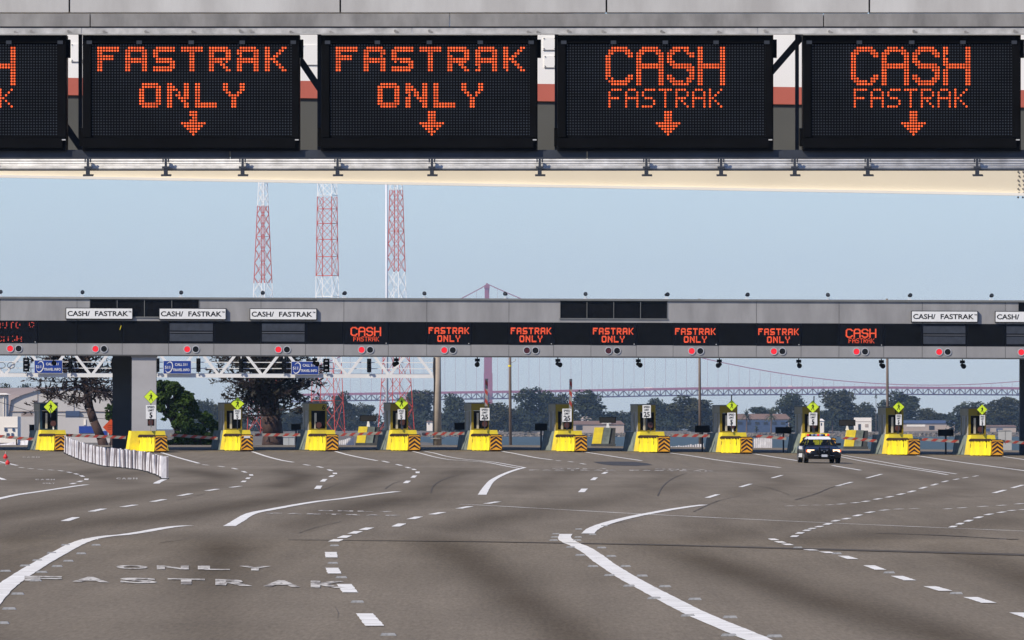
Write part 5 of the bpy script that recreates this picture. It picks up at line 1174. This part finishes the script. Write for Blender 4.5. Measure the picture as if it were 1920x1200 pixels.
FT = [(12,716,62,0),(57,708,56,1),(100,727,40,2),(150,722,50,3),(190,732,44,0),(384,740,44,1),(405,752,60,4),(440,762,60,2),(520,756,60,3),(560,760,50,5),(596,742,46,0),(636,731,46,4),(664,748,44,1),(690,752,40,2),
      (745,752,50,5),(784,727,86,3),(846,735,56,0),(880,768,60,2),(932,746,66,1),(962,757,56,5),(1003,722,76,3),(1046,736,64,4),(1102,729,92,0),(1140,766,46,2),(1170,765,56,1),(1222,738,60,5),(1262,752,70,3),(1302,739,96,4),(1338,760,60,0),
      (1424,756,58,2),(1450,764,44,1),(1493,727,78,5),(1530,760,56,2),(1575,727,96,3),(1622,752,52,0),(1695,731,88,4),(1738,758,50,1),(1780,770,60,2),(1826,745,66,5),(1886,741,84,3),(1935,752,60,0),(1858,770,60,1)]
for i, (x, top, w, v) in enumerate(FT):
    Y = 4520 + (i * 37 % 9) * 60
    far_tree('eucalyptus_tree', 'hazy eucalyptus on the far shore, %s from the left' % (ORD[i] if i < 30 else ORD[i - 30].join(['', '']) + ' after the thirtieth'), x, top, w, Y, v, 'leaf_euc' if i % 3 else 'leaf_euc_warm', 'eucalyptus trees on the far shore')
r = random.Random(5)
mb = MB(); lv = []
for k in range(230):      # low scrub that fills the shore between and under the trees
    px = r.uniform(360, 1960) if k < 205 else r.uniform(-30, 220); Y = r.uniform(4470, 4900); top = r.uniform(768, 803); p = P(px, 811, Y); q = P(px, top, Y); h = q.z - p.z; w = r.uniform(10, 26) / FPX * Y
    lv.append((p.x, Y, p.z + h * .4, w, w, h * .62))
tag(leafcloud(lv, 30000, 1.0, seed=77).build('scrub', M['leaf_far_dark']), 'hazy dark scrub along the far shore', 'scrub', kind='stuff')
# palms
def palm(label, px, top, Y, trunk_px, w, base=812):
    b = P(px, base, Y); q = P(px, top, Y); t = thing('palm_tree', label, 'palm tree', b, group='palms on the far shore'); R_ = w / FPX * Y; hub = Vector((b.x, Y, q.z - R_ * .45))
    MB().tube((b.x, Y, b.z), hub, R_ * .10, R_ * .08, 8).build('trunk', M['trunk_far'], t); rr = random.Random(int(px)); mb = MB()
    for k in range(46):
        a = rr.uniform(0, 6.28); el = rr.uniform(-.75, 1.3); d = Vector((math.cos(a)*math.cos(el), math.sin(a)*math.cos(el), math.sin(el))); pr_ = hub
        for j in range(4):
            nx = pr_ + d * (R_ * .27); d = (d + Vector((0, 0, -.30))).normalized(); side = d.cross(Vector((0, 0, 1)));
            if side.length < 1e-3: side = Vector((1, 0, 0))
            side = side.normalized() * R_ * (.10 - .02 * j); mb.add([pr_ - side, pr_ + side, nx + side*.7, nx - side*.7], [(0, 1, 2, 3)]); pr_ = nx
    mb.build('fronds', M['palm_leaf'], t)
for x, top, w, l in ((1400, 773, 15, 'bushy palm right of the slim pole, left of a pair'), (1446, 772, 16, 'bushy palm left of the police car, right of a pair'), (1561, 782, 14, 'bushy palm behind the police car'), (1642.5, 741, 5, 'tall thin palm rising left of booth thirteen'), (1419, 800, 8, 'small palm low between the bushy pair')): palm(l, x, top, 4460, 0, w)

# ---- dead pines behind the canopy
def pine(label, pts, radii, Y, limbs, seed, density, spread):
    rr = random.Random(seed); b = P(*pts[0], Y); t = thing('dead_pine', label, 'tree', b, group='dead pines behind the canopy'); S = FPX / Y
    P3 = [P(a, c, Y) for a, c in pts]; mb = MB(); mb.path(P3, radii, 10); mb.build('trunk', M['bark'], t, smooth=True)
    br_ = MB(); tw = MB(); nd = MB()
    def along(f):
        k = min(int(f * (len(P3) - 1)), len(P3) - 2); return P3[k].lerp(P3[k+1], f * (len(P3) - 1) - k)
    for i in range(limbs):
        f = rr.uniform(*spread); o = along(f); a = rr.uniform(0, 6.28); up = rr.uniform(-.25, .45); L = rr.uniform(2.0, 4.6) * (1.15 - .35 * f)
        d = Vector((math.cos(a), math.sin(a) * .8, up)).normalized(); p = o; r0 = rr.uniform(.05, .095); n_ = 7
        for j in range(n_):
            d = (d + Vector((rr.uniform(-.22, .22), rr.uniform(-.22, .22), rr.uniform(-.12, .20)))).normalized(); q = p + d * (L / n_); br_.tube(p, q, r0 * (1 - j/(n_+1)), r0 * (1 - (j+1)/(n_+1)), 5, False)
            if j >= 1:
                for s_ in range(density):
                    e = (d * .6 + Vector((rr.uniform(-1, 1), rr.uniform(-1, 1), rr.uniform(-.5, .9)))).normalized(); l2 = rr.uniform(.35, 1.1); q2 = p.lerp(q, rr.random()); p2 = q2
                    for h in range(3):
                        e = (e + Vector((rr.uniform(-.35, .35), rr.uniform(-.35, .35), rr.uniform(-.2, .3)))).normalized(); p3 = p2 + e * l2 / 3; tw.bar(p2, p3, .030 - .006*h)
                        for g_ in range(2):
                            e2 = (e + Vector((rr.uniform(-1, 1), rr.uniform(-1, 1), rr.uniform(-.8, .8)))).normalized(); tip = p3 + e2 * rr.uniform(.1, .34); tw.bar(p3, tip, .018)
                            if rr.random() < .62:
                                s2 = e2.cross(Vector((rr.uniform(-1, 1), rr.uniform(-1, 1), 1))).normalized() * rr.uniform(.04, .11); c_ = tip; nd.add([c_ - e2*.14 - s2, c_ - e2*.14 + s2, c_ + e2*.14 + s2*.5, c_ + e2*.14 - s2*.5], [(0, 1, 2, 3)])
                        p2 = p3
            p = q
    tag(br_.build('branches', M['bark'], t), kind='stuff'); tag(tw.build('twigs', M['twig'], t), kind='stuff'); tag(nd.build('needles', M['needle_dark'] if seed == 12 else M['twig'], t), kind='stuff')
pine('thin leaning dead pine left of the pier', [(197, 846), (190, 822), (176, 790), (168, 765), (164, 735), (157, 712), (150, 680), (148, 660), (147, 630)], [.36, .32, .30, .28, .24, .21, .17, .13, .05], 735, 34, 11, 4, (.42, .93))
pine('big dark dead pine before the left lattice tower', [(513, 845), (512, 815), (508, 780), (505, 745), (503, 715), (500, 680), (498, 652), (497, 630)], [.85, .72, .66, .60, .52, .44, .32, .12], 745, 74, 12, 4, (.30, .90))
# ---- living green trees right of the pier
def green(label, blobs_px, Y, n, seed, size=.15):
    x0 = sum(b[0] for b in blobs_px) / len(blobs_px); base = P(x0, 845, Y); t = thing('green_tree', label, 'tree', base, group='green trees right of the pier'); bl = []
    for (x, y, r_) in blobs_px: c = P(x, y, Y); m_ = r_ / FPX * Y; bl.append((c.x, Y + random.uniform(-.6, .6), c.z, m_ * .8, m_ * .8, m_ * .7)); bl += [(c.x + m_ * random.uniform(-1, 1), Y + m_ * random.uniform(-1, .6), c.z + m_ * random.uniform(-.85, .95), m_ * (f := random.uniform(.18, .42)), m_ * f, m_ * f * .7) for _ in range(7)]
    tag(leafcloud(bl, n, size, seed=seed).build('crown', M['leaf_green'], t), None)
    mb = MB(); top = P(x0, min(b[1] for b in blobs_px) + 14, Y); mb.path([base + Vector((0, 0, -.3)), base.lerp(top, .4) + Vector((.2, 0, 0)), top], [.22, .17, .06], 8)
    for b in bl[::8]: mb.path([base.lerp(top, .35), (Vector(b[:3]) + base.lerp(top, .5)) / 2, Vector(b[:3])], [.09, .06, .03], 5)
    mb.build('trunk', M['bark'], t)
green('tall dark green tree right of the pier', [(300, 722, 12), (305, 745, 17), (325, 728, 18), (340, 742, 16), (352, 752, 16), (330, 758, 18), (360, 765, 14), (318, 775, 13), (345, 782, 17), (302, 765, 10), (372, 778, 10), (332, 795, 12), (290, 740, 12)], 752, 15000, 3)
green('low green shrub under the tall tree', [(352, 800, 13), (372, 805, 15), (392, 792, 13), (402, 800, 12), (345, 820, 14), (380, 824, 16), (408, 815, 13), (330, 830, 12), (360, 832, 12), (395, 835, 12), (312, 838, 10), (385, 781, 10)], 742, 12000, 4)
green('small leafy sapling left of the pier', [(205, 764, 7), (203, 777, 8), (208, 785, 7), (212, 770, 8)], 730, 900, 6, .10)

# ================================================================== FAR BUILDINGS
def building(name, label, px0, px1, top, Y, dep, wall, roof=None, roof_px=0, wins=(), base=815):
    a, b = P(px0, base, Y), P(px1, top, Y); t = thing(name, label, 'building', ((a.x + b.x) / 2, Y, a.z))
    MB().box(a.x, b.x, Y, Y + dep, a.z - .5, b.z).build('wall', M[wall], t)
    if roof:
        h = roof_px / FPX * Y; e = .4; MB().hexa([(a.x - e, Y - e, b.z), (b.x + e, Y - e, b.z), (b.x + e, Y + dep + e, b.z), (a.x - e, Y + dep + e, b.z)], [(a.x + h*.8, Y + dep*.4, b.z + h), (b.x - h*.8, Y + dep*.4, b.z + h), (b.x - h*.8, Y + dep*.6, b.z + h), (a.x + h*.8, Y + dep*.6, b.z + h)]).build('roof', M[roof], t)
    for (x0, x1, y0, y1, m_) in wins:
        w = MB().pbox(x0, x1, y0, y1, Y - .12, .10).build('window', M[m_], t)
    return t
building('barracks', 'long tan barracks with brown roof left of the police car', 1372, 1482, 786, 4600, 14, 'far_wall', 'far_roof', 10, [(1380 + k*9, 1384 + k*9, 790, 797, 'far_blue') for k in range(11)])
building('blue_shed', 'low blue grey shed behind the bushy palms', 1378, 1478, 788, 4560, 8, 'far_blue', None, 0, [(1384 + k*16, 1392 + k*16, 791, 796, 'pane_dark') for k in range(6)])
building('white_warehouse', 'bright white warehouse left of booth thirteen', 1603, 1634, 783, 4480, 14, 'far_white', None, 0, [(1604, 1633, 790, 790.9, 'far_wall'), (1609, 1614, 795, 806, 'pane_dark'), (1622, 1628, 795, 801, 'far_wall')])
building('grey_sheds', 'long grey low shed between the right booths', 1690, 1790, 794, 4500, 14, 'far_wall', 'far_blue', 6, [(1700, 1735, 796, 800, 'far_white'), (1742, 1752, 798, 806, 'pane_dark')])
building('grey_sheds', 'dark roofed long shed behind the booth with roof lamps', 1070, 1170, 796, 4470, 12, 'far_wall', 'far_roof', 7, [(1128, 1146, 787.5, 794, 'far_white'), (1080, 1092, 798, 806, 'pane_dark')])
building('white_house', 'white far house low behind the concrete column', 800, 811, 791, 4640, 10, 'far_white', 'far_roof', 3, [(803, 805, 793, 796, 'pane_dark')])
building('white_house', 'small white far house behind the sixth booth', 936, 944, 781, 4640, 10, 'far_white', 'far_roof', 2, [(938, 940, 784, 787, 'pane_dark')])
building('white_house', 'white gabled far house left of the eighth booth', 1090, 1108, 786, 4560, 8, 'far_white', 'far_wall', 5, [(1093, 1095, 789, 794, 'pane_dark'), (1101, 1103, 789, 794, 'pane_dark')])
building('white_house', 'pale far house between the police car and palms', 1528, 1545, 789, 4470, 8, 'far_white', 'far_white', 4, [(1532, 1535, 793, 798, 'pane_dark'), (1539, 1541, 793, 798, 'pane_dark')])
building('grey_sheds', 'tan wall with pale panel right of the pier edge', 1838, 1905, 800, 4480, 10, 'far_wall', 'far_roof', 3, [(1845, 1856, 803, 809, 'far_blue'), (1868, 1880, 803, 809, 'far_blue')])
# hangar on the left
YH = 1500.0; t = thing('hangar', 'big pale grey arched hangar on the left', 'building', P(120, 840, YH))
prof = [(10, 845), (14, 790), (20, 752), (38, 742), (60, 735), (85, 729.5), (115, 726.5), (150, 726), (190, 728), (226, 733), (255, 741), (280, 755), (284, 845)]
mb = MB(); mb.poly([P(x, y, YH) for x, y in reversed(prof)], (0, .6, 0)); fixn(mb.build('front_wall', M['hangar'], t))
mb = MB(); rp_ = [P(x, y - 1.2, YH - .4) for x, y in prof[1:-1]]; n = len(rp_); mb.add(rp_ + [p + Vector((-14, 60, 0)) for p in rp_], [(i, i+1, n+i+1, n+i) for i in range(n-1)]); fixn(mb.build('roof', M['hangar_roof'], t))
for i, (x0, x1) in enumerate(((20, 118), (119, 217), (218, 282))):
    MB().pbox(x0, x1, 771, 772.2, YH - .15, .14).build('seam_rail', M['hangar_roof'], t)
for x in (70, 138, 170): MB().pbox(x, x + .5, 735, 771, YH - .1, .09).build('panel_joint', M['hangar_roof'], t)
MB().pbox(123, 149, 770.5, 783, YH - .5, .45).build('grey_door', M['far_blue'], t)
building('annex', 'low pale annex with blue band before the hangar', 30, 214, 783, 1440, 10, 'hangar', None, 0, [(148, 180, 799, 812, 'sign_blue'), (40, 63, 774.5, 781, 'hangar_roof'), (157, 161, 786, 797, 'far_white'), (186, 200, 808, 818, 'sign_blue')], base=845)
building('white_block', 'bright cream low block at the left edge', -30, 33, 781, 1380, 9, 'far_white', None, 0, [(8, 13, 803, 808, 'far_blue'), (23, 27, 803, 808, 'far_blue'), (12, 17, 812, 818, 'far_blue'), (21, 25, 812, 818, 'far_blue'), (7, 33, 801, 801.6, 'hangar')], base=845)
building('white_tower_block', 'narrow pale tower block behind the cream block', -6, 12, 740, 1400, 6, 'hangar', 'far_white', 3, [(6, 7.2, 745, 781, 'far_white')], base=845)
building('brown_roof_hall', 'hall with brown roof behind the hangar on the far left', -40, 66, 745, 1620, 20, 'hangar', 'hangar_roof', 14, [(20, 30, 750, 760, 'pane_dark')], base=845)
# power lines on the left
for i, pp in enumerate((((-40, 742), (70, 774), (140, 781), (260, 790)), ((60, 726), (110, 748), (160, 769), (262, 778)))):
    t = thing('power_line', 'dark sagging power line on the left, %s one' % ('lower', 'upper')[i], 'cable', P(*pp[0], 900)); mb = MB(); q = densify(pp, 6)
    for a, b in zip(q[:-1], q[1:]): mb.tube(P(a.x, a.y, 900), P(b.x, b.y, 900), .022, n=5)
    mb.build('wire', M['wire'], t); c = P(*pp[-1], 900); MB().box(c.x - .12, c.x + .12, 899.9, 900.1, CAMZ - 2.3, c.z + .3).build('wire_post', M['pole_wood'], t)

# ================================================================== POLICE CAR
gq = ground(1535, 868); Yc = gq.y
car = thing('police_car', 'black and white police car with headlights on driving towards the camera', 'car', gq, rot=(0, 0, math.radians(4.5)))
def loft(secs, m_, name, par=None, smooth=True):
    mb = MB(); n = len(secs[0][1])
    for y, ring in secs: mb.v += [(x, y, z) for x, z in ring]
    for i in range(len(secs) - 1): mb.f += [(i*n+k, i*n+(k+1) % n, (i+1)*n+(k+1) % n, (i+1)*n+k) for k in range(n)]
    mb.f += [tuple(range(n)), tuple(range(len(secs)*n - 1, (len(secs)-1)*n - 1, -1))]
    return fixn(mb.build(name, M[m_], par or car, off=(0, 0, 0), smooth=smooth))
def ring(hw, zb, zt):
    zm = zb + (zt - zb) * .62; half = [(hw*.90, zb), (hw*.99, zb + .10), (hw, zm), (hw*.96, zt - .06), (hw*.80, zt), (hw*.4, zt + .012)]
    return half + [(-x, z) for x, z in reversed(half)]
body = loft([(-2.72, ring(.72, .36, .58)), (-2.66, ring(.86, .28, .66)), (-2.45, ring(.94, .24, .74)), (-2.1, ring(.97, .22, .83)), (-1.5, ring(.985, .22, .90)), (-1.0, ring(.99, .22, .96)), (1.3, ring(.99, .22, .99)), (2.2, ring(.97, .25, .97)), (2.6, ring(.92, .3, .92)), (2.72, ring(.82, .4, .8))], 'car_black', 'body')
def cab(n_, zb, zt, m_, y0b, y1b, y0t, y1t, wb, wt, par=None): return MB().hexa([(-wb, y0b, zb), (wb, y0b, zb), (wb, y1b, zb), (-wb, y1b, zb)], [(-wt, y0t, zt), (wt, y0t, zt), (wt, y1t, zt), (-wt, y1t, zt)]).build(n_, M[m_], par or car, off=(0, 0, 0))
def quad(n_, pts, m_, par=None): mb = MB(); mb.add(pts, [(0, 1, 2, 3)]); return mb.build(n_, M[m_], par or car, off=(0, 0, 0))
Wb, Wt = .84, .66; A, B, C_, D_ = (-1.05, .945), (-.38, 1.30), (1.20, 1.31), (1.98, .985)
quad('windscreen', [(-Wb, A[0], A[1]), (Wb, A[0], A[1]), (Wt, B[0], B[1]), (-Wt, B[0], B[1])], 'windscreen')
quad('rear_window', [(Wb, D_[0], D_[1]), (-Wb, D_[0], D_[1]), (-Wt, C_[0], C_[1]), (Wt, C_[0], C_[1])], 'windscreen')
for sgn in (-1, 1):
    quad('side_window', [(sgn*Wb, A[0], A[1]), (sgn*Wb, D_[0], D_[1]), (sgn*Wt, C_[0], C_[1]), (sgn*Wt, B[0], B[1])], 'windscreen')
    for p, q in (((sgn*Wb, *A), (sgn*Wt, *B)), ((sgn*Wb, *D_), (sgn*Wt, *C_)), ((sgn*(Wb+.01), .30, .98), (sgn*(Wt+.01), .38, 1.30))): MB().bar(p, q, .075, .06).build('pillar', M['car_black'], car, off=(0, 0, 0))
    d = quad('door', [(sgn*.994, -.78, .32), (sgn*.994, 1.15, .32), (sgn*.972, 1.15, .935), (sgn*.972, -.78, .905)], 'car_white'); fixn(d)
    MB().box(sgn*1.0 - .02, sgn*1.0 + .02, -.78, 1.15, .56, .60).build('door_moulding', M['car_trim'], d, off=(0, 0, 0))
    MB().box(min(sgn*.86, sgn*1.13), max(sgn*.86, sgn*1.13), -.86, -.72, .95, 1.09).build('mirror', M['car_trim'], car, off=(0, 0, 0))
    MB().hexa([(sgn*.70 - .19, -2.70 + .0, .60), (sgn*.70 + .19, -2.62, .60), (sgn*.70 + .19, -2.50, .60), (sgn*.70 - .19, -2.50, .60)], [(sgn*.70 - .19, -2.66, .745), (sgn*.70 + .19, -2.56, .735), (sgn*.70 + .19, -2.45, .735), (sgn*.70 - .19, -2.45, .745)]).build('headlight', M['headlamp'], car, off=(0, 0, 0))
    x0, x1 = sorted((sgn*.885, sgn*.955)); MB().box(x0, x1, -2.60, -2.40, .60, .73).build('corner_lamp', M['headlamp_side'], car, off=(0, 0, 0))
    for y in (-1.62, 1.38):
        w = fixn(MB().tube((sgn*.76, y, .335), (sgn*.985, y, .335), .335, .335, 24).build('wheel', M['tyre'], car, off=(0, 0, 0))); MB().tube((sgn*.985, y, .335), (sgn*1.0, y, .335), .21, .20, 16).build('rim', M['rim'], w, off=(0, 0, 0))
        MB().tube((sgn*.80, y, .42), (sgn*.992, y, .42), .40, .40, 20).build('wheel_arch', M['car_trim'], car, off=(0, 0, 0))
cab('roof', 1.295, 1.45, 'car_white', B[0] - .03, C_[0] + .03, B[0] + .42, C_[0] - .25, Wt + .02, Wt - .10)
MB().box(-.42, .42, -2.745, -2.68, .50, .69).build('grille', M['car_trim'], car, off=(0, 0, 0)); MB().box(-.93, .93, -2.80, -2.60, .30, .50).build('bumper', M['car_trim'], car, off=(0, 0, 0)); MB().box(-.55, .55, -2.81, -2.80, .40, .43).build('bumper_slot', M['rim'], car, off=(0, 0, 0))
pbr = MB().box(-.30, -.24, -2.98, -2.80, .33, .86).build('push_bar', M['car_trim'], car, off=(0, 0, 0)); MB().box(.24, .30, -2.98, -2.80, .33, .86).build('push_bar_upright', M['car_trim'], pbr, off=(0, 0, 0))
for z in (.48, .78): MB().box(-.239, .239, -2.97, -2.93, z, z + .05).build('push_bar_rail', M['car_trim'], pbr, off=(0, 0, 0))
MB().box(-.16, .16, -3.0, -2.985, .34, .47).build('licence_plate', M['plate'], car, off=(0, 0, 0)); MB().tube((0, -2.75, .62), (0, -2.77, .62), .045, .045, 10).build('badge', M['rim'], car, off=(0, 0, 0))
for x in (-.14, .14): MB().tube((x, -2.90, .70), (x, -2.99, .70), .03, .035, 10).build('spot_lamp', M['rim'], car, off=(0, 0, 0))
lb = MB().box(-.62, .62, .22, .58, 1.46, 1.50).build('light_bar', M['car_trim'], car, off=(0, 0, 0))
for k, m_ in enumerate(('bar_red', 'car_trim', 'bar_clear', 'bar_blue', 'bar_clear', 'bar_red', 'bar_clear', 'bar_blue', 'car_trim', 'bar_amber', 'bar_red')):
    x = -.61 + k * .111; MB().hexa([(x, .22, 1.50), (x + .106, .22, 1.50), (x + .106, .58, 1.50), (x, .58, 1.50)], [(x + .006, .26, 1.585), (x + .10, .26, 1.585), (x + .10, .54, 1.585), (x + .006, .54, 1.585)]).build('bar_lamp', M[m_], lb, off=(0, 0, 0))
MB().box(-.76, .76, -.98, -.55, .93, .975).build('dashboard', M['car_trim'], car, off=(0, 0, 0))
for x in (-.38, .38):
    MB().hexa([(x-.24, .25, .7), (x+.24, .25, .7), (x+.24, .45, .7), (x-.24, .45, .7)], [(x-.19, .38, 1.13), (x+.19, .38, 1.13), (x+.19, .5, 1.13), (x-.19, .5, 1.13)]).build('seat', M['car_trim'], car, off=(0, 0, 0)); MB().box(x-.12, x+.12, .42, .5, 1.13, 1.27).build('headrest', M['car_trim'], car, off=(0, 0, 0))
# the driver, a dark seated figure seen through the windscreen
t = thing('person', 'driver in dark clothing seated behind the police car windscreen', 'person', gq + Vector((.38, .1, .55)), rot=(0, 0, math.radians(7)))
mb = MB(); secs = [(.0, .17, .12), (.15, .19, .13), (.35, .22, .12), (.47, .20, .10), (.53, .07, .07), (.58, .06, .065), (.62, .075, .09), (.70, .085, .105), (.78, .075, .09), (.82, .03, .04)]
for z, a, b in secs: mb.v += [(a*math.cos(2*math.pi*k/12), b*math.sin(2*math.pi*k/12), z) for k in range(12)]
for i in range(len(secs) - 1): mb.f += [(i*12+k, i*12+(k+1) % 12, (i+1)*12+(k+1) % 12, (i+1)*12+k) for k in range(12)]
mb.path([(.20, 0, .42), (.24, -.18, .22), (.16, -.45, .30)], [.06, .05, .04], 8); mb.path([(-.20, 0, .42), (-.24, -.18, .22), (-.16, -.45, .30)], [.06, .05, .04], 8)
mb.build('body', M['booth_dark'], t, off=(0, 0, 0), smooth=True)

# ================================================================== HAZE
hz = bpy.data.materials.new('haze_air'); hz.use_nodes = True; nt = hz.node_tree; nt.nodes.remove(nt.nodes['Principled BSDF'])
pv = nt.nodes.new('ShaderNodeVolumePrincipled'); pv.inputs['Color'].default_value = (0.50, 0.72, 1.0, 1); pv.inputs['Density'].default_value = 2.4e-5; pv.inputs['Anisotropy'].default_value = 0.0
nt.links.new(pv.outputs[0], nt.nodes['Material Output'].inputs['Volume'])
o = MB().box(-2450, 2450, -80, 17200, SEA - 1.5, 262).build('haze', hz); tag(o, 'thin blue haze over the bay', 'haze', kind='stuff')
